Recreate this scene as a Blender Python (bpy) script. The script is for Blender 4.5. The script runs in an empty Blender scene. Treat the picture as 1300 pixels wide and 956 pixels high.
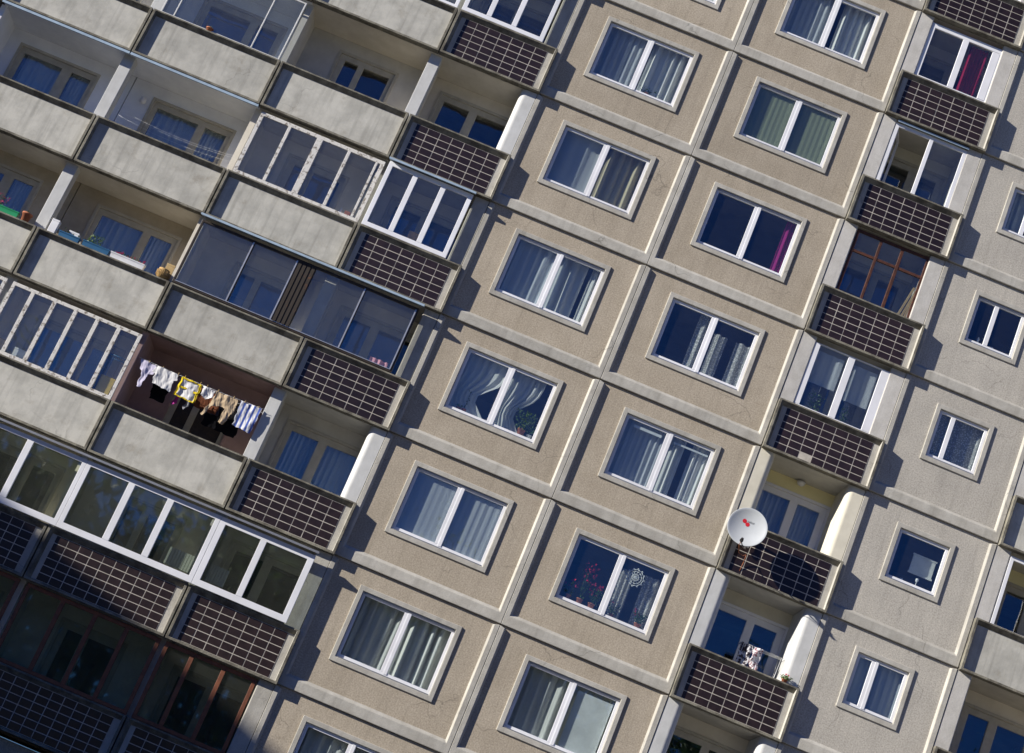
import bpy, bmesh, math, random
from mathutils import Vector, Matrix, noise
R_ = math.radians
random.seed(7)
scene = bpy.context.scene
COL = scene.collection
H = 2.8
GZ = 6.0                                   # ground level

# ------------------------------------------------------------------ materials
def nodes_of(m):
    m.use_nodes = True
    return m.node_tree.nodes, m.node_tree.links

def mat(name, col, rough=.7, col2=None, scale=4.0, detail=6, lo=.35, hi=.65, bump=0.0, bscale=40.0,
        fine=0.0, fscale=120.0, spec=.4, metal=0.0, streak=0.0, trans=0.0, stain=None, stain_scale=1.2, stain_lo=.6, stain_hi=.75, vary=0.0, crack=0.0):
    """procedural surface: two tones mixed by noise, fine grain, optional vertical streaks and stains, bump"""
    m = bpy.data.materials.new(name)
    n, l = nodes_of(m)
    b = n['Principled BSDF']
    b.inputs['Roughness'].default_value = rough
    b.inputs['Metallic'].default_value = metal
    b.inputs['Specular IOR Level'].default_value = spec
    geo = n.new('ShaderNodeNewGeometry')
    c2 = col2 or tuple(c * .85 for c in col)
    noi = n.new('ShaderNodeTexNoise'); noi.inputs['Scale'].default_value = scale; noi.inputs['Detail'].default_value = detail
    noi.inputs['Roughness'].default_value = .6
    l.new(geo.outputs['Position'], noi.inputs['Vector'])
    ramp = n.new('ShaderNodeMapRange'); ramp.inputs['From Min'].default_value = lo; ramp.inputs['From Max'].default_value = hi
    l.new(noi.outputs['Fac'], ramp.inputs['Value'])
    mx = n.new('ShaderNodeMix'); mx.data_type = 'RGBA'
    mx.inputs['A'].default_value = (*col, 1); mx.inputs['B'].default_value = (*c2, 1)
    l.new(ramp.outputs['Result'], mx.inputs['Factor'])
    out = mx.outputs['Result']
    def darken(outp, fac_out, dark):
        k = n.new('ShaderNodeMix'); k.data_type = 'RGBA'
        l.new(outp, k.inputs['A']); k.inputs['B'].default_value = (*dark, 1)
        l.new(fac_out, k.inputs['Factor'])
        return k.outputs['Result']
    if fine:
        nf = n.new('ShaderNodeTexNoise'); nf.inputs['Scale'].default_value = fscale; nf.inputs['Detail'].default_value = 3
        l.new(geo.outputs['Position'], nf.inputs['Vector'])
        mr = n.new('ShaderNodeMapRange'); mr.inputs['From Min'].default_value = .3; mr.inputs['From Max'].default_value = .7
        mr.inputs['To Min'].default_value = 1 - fine; mr.inputs['To Max'].default_value = 1 + fine
        l.new(nf.outputs['Fac'], mr.inputs['Value'])
        k = n.new('ShaderNodeVectorMath'); k.operation = 'SCALE'
        l.new(out, k.inputs[0]); l.new(mr.outputs['Result'], k.inputs['Scale'])
        out = k.outputs['Vector']
    if streak:
        mp = n.new('ShaderNodeMapping'); mp.inputs['Scale'].default_value = (9, 9, .55)
        l.new(geo.outputs['Position'], mp.inputs['Vector'])
        ns = n.new('ShaderNodeTexNoise'); ns.inputs['Scale'].default_value = 1.0; ns.inputs['Detail'].default_value = 5
        l.new(mp.outputs['Vector'], ns.inputs['Vector'])
        mr = n.new('ShaderNodeMapRange'); mr.inputs['From Min'].default_value = .5; mr.inputs['From Max'].default_value = .8
        mr.inputs['To Max'].default_value = streak
        l.new(ns.outputs['Fac'], mr.inputs['Value'])
        out = darken(out, mr.outputs['Result'], tuple(c * .35 for c in col))
    if stain:
        ns = n.new('ShaderNodeTexNoise'); ns.inputs['Scale'].default_value = stain_scale; ns.inputs['Detail'].default_value = 8
        ns.inputs['Roughness'].default_value = .7
        l.new(geo.outputs['Position'], ns.inputs['Vector'])
        mr = n.new('ShaderNodeMapRange'); mr.inputs['From Min'].default_value = stain_lo; mr.inputs['From Max'].default_value = stain_hi
        mr.inputs['To Max'].default_value = .8
        l.new(ns.outputs['Fac'], mr.inputs['Value'])
        out = darken(out, mr.outputs['Result'], stain)
    if crack:
        wq = n.new('ShaderNodeTexNoise'); wq.inputs['Scale'].default_value = 1.6; wq.inputs['Detail'].default_value = 4; wq.inputs['Roughness'].default_value = .45
        l.new(geo.outputs['Position'], wq.inputs['Vector'])
        av = n.new('ShaderNodeVectorMath'); av.operation = 'ADD'; l.new(geo.outputs['Position'], av.inputs[0]); l.new(wq.outputs['Color'], av.inputs[1])
        vo = n.new('ShaderNodeTexVoronoi'); vo.feature = 'DISTANCE_TO_EDGE'; vo.inputs['Scale'].default_value = .55; l.new(av.outputs['Vector'], vo.inputs['Vector'])
        cr = n.new('ShaderNodeMapRange'); cr.inputs['From Min'].default_value = .002; cr.inputs['From Max'].default_value = .007
        cr.inputs['To Min'].default_value = crack; cr.inputs['To Max'].default_value = 0
        l.new(vo.outputs['Distance'], cr.inputs['Value'])
        mk = n.new('ShaderNodeTexNoise'); mk.inputs['Scale'].default_value = .9; l.new(geo.outputs['Position'], mk.inputs['Vector'])
        mr = n.new('ShaderNodeMapRange'); mr.inputs['From Min'].default_value = .52; mr.inputs['From Max'].default_value = .6; l.new(mk.outputs['Fac'], mr.inputs['Value'])
        mm = n.new('ShaderNodeMath'); mm.operation = 'MULTIPLY'; l.new(cr.outputs['Result'], mm.inputs[0]); l.new(mr.outputs['Result'], mm.inputs[1])
        out = darken(out, mm.outputs[0], tuple(c * .35 for c in col))
    if vary:
        oi = n.new('ShaderNodeObjectInfo')
        mr = n.new('ShaderNodeMapRange'); mr.inputs['To Min'].default_value = 1 - vary; mr.inputs['To Max'].default_value = 1 + vary
        l.new(oi.outputs['Random'], mr.inputs['Value'])
        k = n.new('ShaderNodeVectorMath'); k.operation = 'SCALE'
        l.new(out, k.inputs[0]); l.new(mr.outputs['Result'], k.inputs['Scale']); out = k.outputs['Vector']
    l.new(out, b.inputs['Base Color'])
    if bump:
        nb = n.new('ShaderNodeTexNoise'); nb.inputs['Scale'].default_value = bscale; nb.inputs['Detail'].default_value = 4
        l.new(geo.outputs['Position'], nb.inputs['Vector'])
        bp = n.new('ShaderNodeBump'); bp.inputs['Strength'].default_value = 1.0; bp.inputs['Distance'].default_value = bump
        l.new(nb.outputs['Fac'], bp.inputs['Height']); l.new(bp.outputs['Normal'], b.inputs['Normal'])
    if trans:
        tr = n.new('ShaderNodeBsdfTranslucent'); l.new(out, tr.inputs['Color'])
        ms = n.new('ShaderNodeMixShader'); ms.inputs['Fac'].default_value = trans
        l.new(b.outputs['BSDF'], ms.inputs[1]); l.new(tr.outputs['BSDF'], ms.inputs[2])
        l.new(ms.outputs['Shader'], n['Material Output'].inputs['Surface'])
    return m

def glass_mat(name, f0=.085, tint=(.92, .95, .95), wob=.0012, grime=0.008):
    m = bpy.data.materials.new(name); n, l = nodes_of(m)
    n.remove(n['Principled BSDF'])
    geo = n.new('ShaderNodeNewGeometry')
    dot = n.new('ShaderNodeVectorMath'); dot.operation = 'DOT_PRODUCT'
    l.new(geo.outputs['Incoming'], dot.inputs[0]); l.new(geo.outputs['Normal'], dot.inputs[1])
    ab = n.new('ShaderNodeMath'); ab.operation = 'ABSOLUTE'; l.new(dot.outputs['Value'], ab.inputs[0])
    om = n.new('ShaderNodeMath'); om.operation = 'SUBTRACT'; om.inputs[0].default_value = 1; l.new(ab.outputs[0], om.inputs[1])
    pw = n.new('ShaderNodeMath'); pw.operation = 'POWER'; pw.inputs[1].default_value = 5; l.new(om.outputs[0], pw.inputs[0])
    mr = n.new('ShaderNodeMapRange'); mr.inputs['To Min'].default_value = f0; mr.inputs['To Max'].default_value = 1
    l.new(pw.outputs[0], mr.inputs['Value'])
    tr = n.new('ShaderNodeBsdfTransparent'); tr.inputs['Color'].default_value = (*tint, 1)
    gl = n.new('ShaderNodeBsdfGlossy'); gl.inputs['Roughness'].default_value = .02; gl.inputs['Color'].default_value = (1, 1, 1, 1)
    nb = n.new('ShaderNodeTexNoise'); nb.inputs['Scale'].default_value = 1.6; nb.inputs['Detail'].default_value = 1
    l.new(geo.outputs['Position'], nb.inputs['Vector'])
    bp = n.new('ShaderNodeBump'); bp.inputs['Distance'].default_value = wob * 8; l.new(nb.outputs['Fac'], bp.inputs['Height'])
    l.new(bp.outputs['Normal'], gl.inputs['Normal'])
    ms = n.new('ShaderNodeMixShader'); l.new(mr.outputs['Result'], ms.inputs['Fac'])
    l.new(tr.outputs[0], ms.inputs[1]); l.new(gl.outputs[0], ms.inputs[2])
    # a little dust on the pane
    df = n.new('ShaderNodeBsdfDiffuse'); df.inputs['Color'].default_value = (.55, .55, .5, 1)
    ng = n.new('ShaderNodeTexNoise'); ng.inputs['Scale'].default_value = 3.5; ng.inputs['Detail'].default_value = 8; ng.inputs['Distortion'].default_value = .6
    l.new(geo.outputs['Position'], ng.inputs['Vector'])
    mg = n.new('ShaderNodeMapRange'); mg.inputs['From Min'].default_value = .3; mg.inputs['From Max'].default_value = .8
    mg.inputs['To Min'].default_value = grime * .75; mg.inputs['To Max'].default_value = grime * 1.35
    l.new(ng.outputs['Fac'], mg.inputs['Value'])
    m2 = n.new('ShaderNodeMixShader'); l.new(mg.outputs['Result'], m2.inputs['Fac'])
    l.new(ms.outputs[0], m2.inputs[1]); l.new(df.outputs[0], m2.inputs[2])
    l.new(m2.outputs[0], n['Material Output'].inputs['Surface'])
    return m

def cloth_mat(name, col, thr=.3, trl=.3, lace=False, stripes=None):
    m = bpy.data.materials.new(name); n, l = nodes_of(m)
    n.remove(n['Principled BSDF'])
    geo = n.new('ShaderNodeNewGeometry')
    df = n.new('ShaderNodeBsdfDiffuse'); tl = n.new('ShaderNodeBsdfTranslucent'); tp = n.new('ShaderNodeBsdfTransparent')
    df.inputs['Color'].default_value = (*col, 1); tl.inputs['Color'].default_value = (*col, 1)
    if stripes:
        sp = n.new('ShaderNodeSeparateXYZ'); l.new(geo.outputs['Position'], sp.inputs[0])
        mu = n.new('ShaderNodeMath'); mu.operation = 'MULTIPLY'; mu.inputs[1].default_value = stripes[1]; l.new(sp.outputs['X'], mu.inputs[0])
        sn = n.new('ShaderNodeMath'); sn.operation = 'SINE'; l.new(mu.outputs[0], sn.inputs[0])
        mr = n.new('ShaderNodeMapRange'); mr.inputs['From Min'].default_value = .1; mr.inputs['From Max'].default_value = .5
        l.new(sn.outputs[0], mr.inputs['Value'])
        mx = n.new('ShaderNodeMix'); mx.data_type = 'RGBA'; mx.inputs['A'].default_value = (*col, 1); mx.inputs['B'].default_value = (*stripes[0], 1)
        l.new(mr.outputs['Result'], mx.inputs['Factor'])
        l.new(mx.outputs['Result'], df.inputs['Color']); l.new(mx.outputs['Result'], tl.inputs['Color'])
    a = n.new('ShaderNodeMixShader'); a.inputs['Fac'].default_value = trl
    l.new(df.outputs[0], a.inputs[1]); l.new(tl.outputs[0], a.inputs[2])
    b = n.new('ShaderNodeMixShader'); b.inputs['Fac'].default_value = thr
    if lace:
        v = n.new('ShaderNodeTexVoronoi'); v.inputs['Scale'].default_value = 26
        l.new(geo.outputs['Position'], v.inputs['Vector'])
        mr = n.new('ShaderNodeMapRange'); mr.inputs['From Min'].default_value = .12; mr.inputs['From Max'].default_value = .5
        mr.inputs['To Min'].default_value = .12; mr.inputs['To Max'].default_value = .62
        l.new(v.outputs['Distance'], mr.inputs['Value']); l.new(mr.outputs['Result'], b.inputs['Fac'])
    l.new(a.outputs[0], b.inputs[1]); l.new(tp.outputs[0], b.inputs[2])
    l.new(b.outputs[0], n['Material Output'].inputs['Surface'])
    return m

def leaf_mat(name, col, col2):
    return mat(name, col, .5, col2, scale=14, trans=.3)

M = {}
M['tan'] = mat('tan_aggregate', (.40, .345, .268), .9, (.345, .295, .225), scale=1.3, vary=.07, streak=.26, crack=.5, fine=.24, fscale=34, bump=.004, bscale=70, spec=.2,
               stain=(.25, .19, .13), stain_scale=1.1, stain_lo=.62, stain_hi=.85)
M['grey'] = mat('grey_aggregate', (.43, .40, .345), .9, (.37, .345, .30), scale=1.3, vary=.06, streak=.26, crack=.5, fine=.24, fscale=34, bump=.004, bscale=70, spec=.2,
                stain=(.27, .21, .14), stain_scale=1.3, stain_lo=.66, stain_hi=.85)
M['rib'] = mat('border_concrete', (.445, .425, .375), .85, (.36, .34, .295), vary=.07, crack=.6, scale=3, fine=.10, fscale=90, bump=.004, bscale=30, spec=.25, streak=.35,
               stain=(.20, .185, .15), stain_scale=2.0, stain_lo=.62, stain_hi=.8)
M['parapet'] = mat('parapet_concrete', (.49, .475, .42), .85, (.36, .35, .31), vary=.08, crack=.3, scale=2.3, detail=10, lo=.38, hi=.66, fine=.05, fscale=80, bump=.003, bscale=10, spec=.25,
                   streak=.5, stain=(.24, .21, .16), stain_scale=2.2, stain_lo=.56, stain_hi=.80)
M['rim'] = mat('rim_concrete', (.23, .215, .17), .9, (.11, .10, .08), scale=4, lo=.4, hi=.62, fine=.18, fscale=60, bump=.006, bscale=35, spec=.2, streak=.4)
M['pierconc'] = mat('pier_concrete', (.52, .50, .46), .85, (.44, .42, .38), scale=3, fine=.08, fscale=70, bump=.003, bscale=30, streak=.15, vary=.05)
M['slab'] = mat('slab_concrete', (.52, .49, .43), .9, (.44, .415, .36), scale=3, fine=.08)
M['joint'] = mat('joint_filler', (.05, .05, .045), .9)
M['tile'] = mat('brown_glazed_tile', (.017, .011, .011), .3, (.026, .016, .016), vary=.15, scale=7, spec=.45, bump=.0012, bscale=22)
M['grout'] = mat('pale_grout', (.52, .475, .41), .9, (.36, .33, .28), scale=4.5, fine=.1)
M['pvc'] = mat('white_plastic_frame', (.78, .78, .80), .35, vary=.06, col2=(.70, .70, .71), scale=2, spec=.5)
M['whitepaint'] = mat('white_render', (.56, .56, .54), .6, (.48, .48, .46), scale=3, bump=.002, bscale=20, streak=.12)
M['cream'] = mat('cream_render', (.66, .62, .50), .7, (.58, .54, .43), scale=3, bump=.002, bscale=20)
M['yellow'] = mat('yellow_render', (.80, .73, .42), .8, (.74, .67, .37), scale=3)
M['bluewhite'] = mat('cool_white_render', (.80, .82, .85), .8, (.72, .74, .78), scale=3)
M['beige'] = mat('beige_render', (.70, .65, .55), .85, (.62, .57, .47), scale=3, fine=.06)
M['brownwall'] = mat('brown_beige_render', (.46, .40, .30), .85, (.38, .33, .24), scale=3, fine=.06)
M['mauve'] = mat('mauve_brown_render', (.44, .30, .285), .85, (.36, .245, .23), scale=3)
M['greyrender'] = mat('grey_render', (.58, .56, .50), .85, (.50, .48, .43), scale=3)
M['darkframe'] = mat('dark_brown_frame', (.028, .022, .018), .45, (.05, .035, .025), scale=12)
M['rustwood'] = mat('charred_brown_wood', (.028, .02, .014), .7, (.12, .045, .018), scale=7, lo=.58, hi=.72, bump=.004)
M['silver'] = mat('dull_aluminium', (.62, .63, .63), .35, (.5, .5, .5), scale=9, metal=.6)
M['oldwood'] = mat('flaking_white_paint', (.62, .60, .56), .8, (.20, .17, .14), scale=14, detail=8, lo=.52, hi=.64, bump=.004, bscale=40)
M['redwood'] = mat('red_brown_wood', (.10, .036, .02), .55, (.05, .02, .012), scale=8, bump=.002, bscale=50)
M['brownwood'] = mat('weathered_red_brown_wood', (.22, .075, .034), .55, (.13, .045, .022), scale=8, bump=.002, bscale=50)
M['palewood'] = mat('pale_wood', (.50, .36, .16), .6, (.38, .26, .11), scale=6)
M['flash'] = mat('blue_grey_flashing', (.36, .46, .56), .45, (.28, .36, .44), scale=4)
M['greyframe'] = mat('grey_white_metal_frame', (.60, .60, .58), .45, (.5, .5, .48), scale=8)
M['doorframe'] = mat('aged_cream_frame', (.48, .45, .37), .55, (.40, .37, .30), scale=6)
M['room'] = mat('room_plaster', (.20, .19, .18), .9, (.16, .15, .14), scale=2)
M['glass'] = glass_mat('window_glass')
M['glass_old'] = glass_mat('dusty_glass', f0=.07, tint=(.94, .96, .95), wob=.0012, grime=.022)
M['glass_dark'] = glass_mat('dark_glass', f0=.08, tint=(.84, .88, .84), wob=.00004, grime=.02)
M['sheer'] = cloth_mat('sheer_white_cloth', (.90, .91, .88), .20, .30)
M['gauze'] = cloth_mat('gauze_cloth', (.84, .88, .92), .36, .32)
M['drape'] = cloth_mat('white_drape_cloth', (.88, .88, .84), .02, .25)
M['beigedrape'] = cloth_mat('ochre_drape_cloth', (.62, .55, .38), .05, .3)
M['green'] = cloth_mat('olive_green_cloth', (.34, .38, .26), .03, .3)
M['magenta'] = cloth_mat('magenta_cloth', (.50, .05, .28), .05, .4)
M['red'] = cloth_mat('wine_red_cloth', (.45, .03, .09), .05, .4)
M['lace'] = cloth_mat('lace_cloth', (.95, .95, .93), .3, .25, lace=True)
M['blind'] = mat('white_blind', (.74, .76, .74), .6)
M['terracotta'] = mat('terracotta', (.42, .15, .07), .8, (.35, .12, .06), scale=12)
M['soil'] = mat('potting_soil', (.03, .02, .015), 1)
M['leaf'] = leaf_mat('leaf_green', (.07, .13, .03), (.04, .09, .02))
M['leaf2'] = leaf_mat('leaf_yellow_green', (.12, .19, .045), (.08, .14, .03))
M['petal'] = mat('red_petal', (.62, .02, .06), .6, (.5, .02, .12), scale=30, trans=.3)
M['petal_y'] = mat('yellow_petal', (.75, .35, .03), .6, trans=.3)
M['petal_p'] = mat('pink_petal', (.65, .12, .25), .6, trans=.3)
M['greenplastic'] = mat('green_plastic', (.02, .30, .12), .4)
M['blueplastic'] = mat('blue_plastic', (.03, .12, .24), .4)
M['whiteplastic'] = mat('white_plastic', (.78, .78, .78), .4)
M['dish'] = mat('dish_paint', (.46, .48, .49), .35, (.42, .44, .45), scale=3, spec=.5)
M['dishlogo'] = mat('red_logo_print', (.60, .015, .03), .5)
M['dishtext'] = mat('grey_logo_print', (.16, .17, .18), .5)
M['metal'] = mat('galvanised_metal', (.40, .40, .40), .4, metal=.7)
M['blackplastic'] = mat('black_plastic', (.02, .02, .02), .5)
M['cardboard'] = mat('cardboard', (.45, .28, .12), .85)
M['copper'] = mat('copper_wire', (.35, .12, .05), .5)
M['yellowplastic'] = mat('ochre_plastic', (.60, .42, .06), .6)
M['wicker'] = mat('wicker', (.50, .33, .13), .8, (.30, .18, .06), scale=40)

# ------------------------------------------------------------------ mesh builder
class MB:
    def __init__(s): s.v = []; s.f = []; s.m = []; s.sm = []
    def add(s, vs, fs, mi=0, smooth=False):
        o = len(s.v); s.v += [tuple(v) for v in vs]
        for f in fs: s.f.append([i + o for i in f]); s.m.append(mi); s.sm.append(smooth)
        return s
    def box(s, x0, x1, y0, y1, z0, z1, mi=0):
        return s.add([(x0,y0,z0),(x1,y0,z0),(x1,y1,z0),(x0,y1,z0),(x0,y0,z1),(x1,y0,z1),(x1,y1,z1),(x0,y1,z1)],
                     [(0,3,2,1),(4,5,6,7),(0,1,5,4),(1,2,6,5),(2,3,7,6),(3,0,4,7)], mi)
    def ring(s, x0, x1, z0, z1, a0, a1, c0, c1, y0, y1, mi=0):
        """slab in the facade plane with a rectangular hole a0..a1, c0..c1"""
        o = [(x0,z0),(x1,z0),(x1,z1),(x0,z1)]; i = [(a0,c0),(a1,c0),(a1,c1),(a0,c1)]
        vs = [(x,y0,z) for x,z in o] + [(x,y0,z) for x,z in i] + [(x,y1,z) for x,z in o] + [(x,y1,z) for x,z in i]
        fs = []
        for k in range(4):
            j = (k+1) % 4
            fs += [(k,j,4+j,4+k), (8+j,8+k,12+k,12+j), (j,k,8+k,8+j), (4+k,4+j,12+j,12+k)]
        return s.add(vs, fs, mi)
    def poly_xz(s, pts, y0, y1, mi=0):
        n = len(pts)
        vs = [(x,y0,z) for x,z in pts] + [(x,y1,z) for x,z in pts]
        fs = [tuple(range(n)), tuple(range(2*n-1, n-1, -1))] + [((k+1)%n, k, n+k, n+(k+1)%n) for k in range(n)]
        return s.add(vs, fs, mi)
    def poly_xy(s, pts, z0, z1, mi=0, smooth_n=None):
        n = len(pts)
        vs = [(x,y,z0) for x,y in pts] + [(x,y,z1) for x,y in pts]
        s.add(vs, [tuple(range(n-1,-1,-1)), tuple(range(n,2*n))], mi)
        s.add(vs, [(k,(k+1)%n,n+(k+1)%n,n+k) for k in range(n)], mi, True)
        return s
    def tube(s, p, q, r, mi=0, seg=8, r2=None):
        p = Vector(p); q = Vector(q); d = (q-p).normalized(); r2 = r if r2 is None else r2
        a = d.orthogonal().normalized(); b = d.cross(a)
        vs = []
        for c, rr in ((p, r), (q, r2)):
            for k in range(seg):
                t = 2*math.pi*k/seg; vs.append(c + rr*(math.cos(t)*a + math.sin(t)*b))
        fs = [(k,(k+1)%seg,seg+(k+1)%seg,seg+k) for k in range(seg)]
        s.add(vs, fs, mi, True)
        return s.add(vs, [tuple(range(seg-1,-1,-1)), tuple(range(seg,2*seg))], mi)
    def lathe(s, c, prof, mi=0, seg=20, rot=None, cap=True):
        vs = []; rot = rot or Matrix.Identity(3); c = Vector(c)
        for r, z in prof:
            for k in range(seg):
                t = 2*math.pi*k/seg; vs.append(c + rot @ Vector((r*math.cos(t), r*math.sin(t), z)))
        fs = []
        for j in range(len(prof)-1):
            for k in range(seg):
                fs.append((j*seg+k, j*seg+(k+1)%seg, (j+1)*seg+(k+1)%seg, (j+1)*seg+k))
        s.add(vs, fs, mi, True)
        if cap: s.add(vs, [tuple(range(seg-1,-1,-1)), tuple(range((len(prof)-1)*seg, len(prof)*seg))], mi)
        return s
    def leaf(s, c, size, mi=0):
        c = Vector(c); n = Vector((random.gauss(0,1), random.gauss(0,1), random.gauss(0,1)+.5)).normalized()
        a = n.orthogonal().normalized(); b = n.cross(a)
        t = random.random()*6.28; u = a*math.cos(t)+b*math.sin(t); w = n.cross(u)
        return s.add([c-u*size, c-w*size*.45+n*size*.1, c+u*size, c+w*size*.45+n*size*.1], [(0,1,2,3)], mi)
    def build(s, name, mats, parent=None, origin=(0,0,0), bevel=0, seg=2, solid=0, sub=0):
        me = bpy.data.meshes.new(name)
        o3 = Vector(origin)
        me.from_pydata([tuple(Vector(v)-o3) for v in s.v], [], s.f)
        if not isinstance(mats, (list, tuple)): mats = [mats]
        for m in mats: me.materials.append(m)
        me.polygons.foreach_set('material_index', s.m); me.polygons.foreach_set('use_smooth', s.sm)
        me.update()
        bm = bmesh.new(); bm.from_mesh(me)
        if s.tidy: bmesh.ops.remove_doubles(bm, verts=bm.verts, dist=1e-5)
        bmesh.ops.recalc_face_normals(bm, faces=bm.faces); bm.to_mesh(me); bm.free()
        ob = bpy.data.objects.new(name, me); COL.objects.link(ob)
        if parent is not None:
            ob.parent = parent; ob.location = o3 - world_loc(parent)
        else: ob.location = o3
        LOC[ob.name] = o3
        if bevel:
            b = ob.modifiers.new('bevel', 'BEVEL'); b.width = bevel; b.segments = seg; b.limit_method = 'ANGLE'; b.angle_limit = R_(35); b.harden_normals = False
        if solid:
            q = ob.modifiers.new('solid', 'SOLIDIFY'); q.thickness = solid; q.offset = 0
        if sub:
            q = ob.modifiers.new('sub', 'SUBSURF'); q.levels = sub; q.render_levels = sub
        return ob
    tidy = True
LOC = {}
def world_loc(o): return LOC[o.name]
def empty(name, loc):
    o = bpy.data.objects.new(name, None); COL.objects.link(o); o.location = loc; LOC[o.name] = Vector(loc); o.empty_display_size = .3
    return o
def tag(o, label, cat, group=None):
    o['label'] = label; o['category'] = cat
    if group: o['group'] = group
    return o

# ------------------------------------------------------------------ building
X = dict(d=-15.15, c=-12.11, b=-9.07, a=-6.025, p=-3.65, q=0.0, r=3.65, s=6.03, t=8.98, u=12.0)
JZ = -.05                                     # joint height relative to the storey level
B = empty('apartment_building', (-1.5, 2.2, GZ))
tag(B, 'tall concrete panel apartment block with tan window panels and tiled balconies', 'apartment block')

def panel(x0, x1, k, kind, win=None):
    """one precast wall panel with raised border and, if win, a window opening"""
    z0 = H*k + JZ; z1 = z0 + H
    g = .0035
    m = MB(); org = ((x0+x1)/2, 0, z0)
    if win: m.ring(x0+g, x1-g, z0+g, z1-g, win[0], win[1], win[2], win[3], 0, .22)
    else: m.box(x0+g, x1-g, 0, .22, z0+g, z1-g)
    w = m.build('wall_panel', M[kind], B, org)
    bw = .155 if kind == 'tan' or kind == 'grey' else .13
    pts = [(x0+g, z0+g), (x1-g, z0+g), (x1-g, z1-g-.02), (x1-bw, z1-g-.05), (x1-bw, z0+.29), (x0+bw, z0+.29), (x0+bw, z1-g-.05), (x0+g, z1-g-.02)]
    r = MB(); n = 8
    # mitred border with a sloping inner face
    inn = [(0,0),(0,0),(0,0),(-.030,0),(-.030,.045),(.030,.045),(.030,0),(0,0)]
    f = [(x,-.062,z) for (x,z) in pts]; f = []
    for i,(x,z) in enumerate(pts):
        if i in (3,): f.append((x+.045,-.062,z))
        elif i == 4: f.append((x+.045,-.062,z-.075))
        elif i == 5: f.append((x-.045,-.062,z-.075))
        elif i == 6: f.append((x-.045,-.062,z))
        else: f.append((x,-.062,z))
    bk = [(x,.012,z) for x,z in pts]
    r.add(f+bk, [(0,1,4,5),(1,2,3,4),(0,5,6,7)] + [((i+1)%n, i, n+i, n+(i+1)%n) for i in range(n)])
    r.build('panel_border', M['rib'], w, org, bevel=.012, seg=2)
    return w

def pane(par, x0, x1, z0, z1, y, g='glass'):
    q = MB().box(x0, x1, y, y+.006, z0, z1).build('pane', M[g], par, ((x0+x1)/2, y+.003, (z0+z1)/2))
    q.rotation_euler = (R_(random.uniform(-.35,.35)), 0, R_(random.uniform(-.3,.3)))

def frame_mb(x0, x1, z0, z1, y0, y1, fw, mulls, fwb=None, fwt=None):
    fwb = fw if fwb is None else fwb; fwt = fw if fwt is None else fwt
    m = MB()
    m.ring(x0, x1, z0, z1, x0+fw, x1-fw, z0+fwb, z1-fwt, y0, y1)
    for mx, mw in mulls: m.box(mx-mw/2, mx+mw/2, y0-.004, y1, z0+fwb-.001, z1-fwt+.001)
    return m

def panes(par, x0, x1, z0, z1, fw, mulls, y, g='glass', fwb=None, skip=()):
    fwb = fw if fwb is None else fwb
    xs = [x0+fw] ; 
    for mx, mw in mulls: xs += [mx-mw/2, mx+mw/2]
    xs.append(x1-fw)
    for i in range(0, len(xs), 2):
        if i//2 in skip: continue
        pane(par, xs[i]-.003, xs[i+1]+.003, z0+fwb-.003, z1-fw+.003, y, g)

def window(x0, x1, z0, z1, mull=None, double=True, blinds=(), roller=False, sur='rib'):
    """x0..z1 is the outer edge of the concrete surround"""
    s = .105
    a0, a1, c0, c1 = x0+s, x1-s, z0+s, z1-s
    mulls = [] if mull is None else [(a0+(a1-a0)*mull, .15 if double else .10)]
    fr = frame_mb(a0+.001, a1-.001, c0+.001, c1-.001, .03, .09, .065, mulls, fwb=.085)
    if double and mull is not None:      # sash step beside the mullion
        mx = mulls[0][0]
        fr.box(mx-.004, mx+.07, .018, .0255, c0+.05, c1-.03)
    w = fr.build('window', M['pvc'], B, ((x0+x1)/2, .03, z0), bevel=.006)
    MB().ring(x0, x1, z0, z1, a0, a1, c0, c1, -.032, .2).build('surround', M[sur], w, ((x0+x1)/2, -.03, z0), bevel=.012)
    panes(w, a0, a1, c0, c1, .065, mulls, .055, fwb=.085)
    MB().box(a0+.02, a1-.02, -.02, .028, c0+.002, c0+.022).build('sill', M['metal'], w, ((x0+x1)/2, -.02, c0))
    if roller:
        MB().box(a0+.03, a1-.03, .004, .028, c1-.035, c1-.004).build('roller_rail', M['metal'], w, ((x0+x1)/2, .0, c1))
    for bx0, bx1, bz0, bz1 in blinds:
        MB().box(bx0, bx1, .10, .112, bz0, bz1).build('blind', M['blind'], w, ((bx0+bx1)/2, .1, bz0))
    return w

WINZ = (.78, 2.40)
wa = lambda k: (-2.90, -.68, H*k+WINZ[0], H*k+WINZ[1])
wb = lambda k: (.70, 2.90, H*k+WINZ[0], H*k+WINZ[1])
wg = lambda k: (6.875, 8.185, H*k+1.055, H*k+2.375)
s = .10
for k in range(3, 12):
    x0,x1,z0,z1 = wa(k)
    panel(X['p'], X['q'], k, 'tan', (x0+s, x1-s, z0+s, z1-s))
    window(x0,x1,z0,z1, .5, roller=(k in (5,7,4)))
for k in range(3, 13):
    x0,x1,z0,z1 = wb(k)
    panel(X['q'], X['r'], k, 'tan', (x0+s, x1-s, z0+s, z1-s))
    bl = ()
    if k == 6: bl = ((x0+.32, x0+.95, z1-.30, z1-.24), (x0+1.22, x1-.2, z1-.30, z1-.26))
    if k == 4: bl = ((x0+1.25, x1-.2, z0+.2, z1-.25),)
    window(x0,x1,z0,z1, .5, blinds=bl, roller=(k in (8,9,4)))
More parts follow.
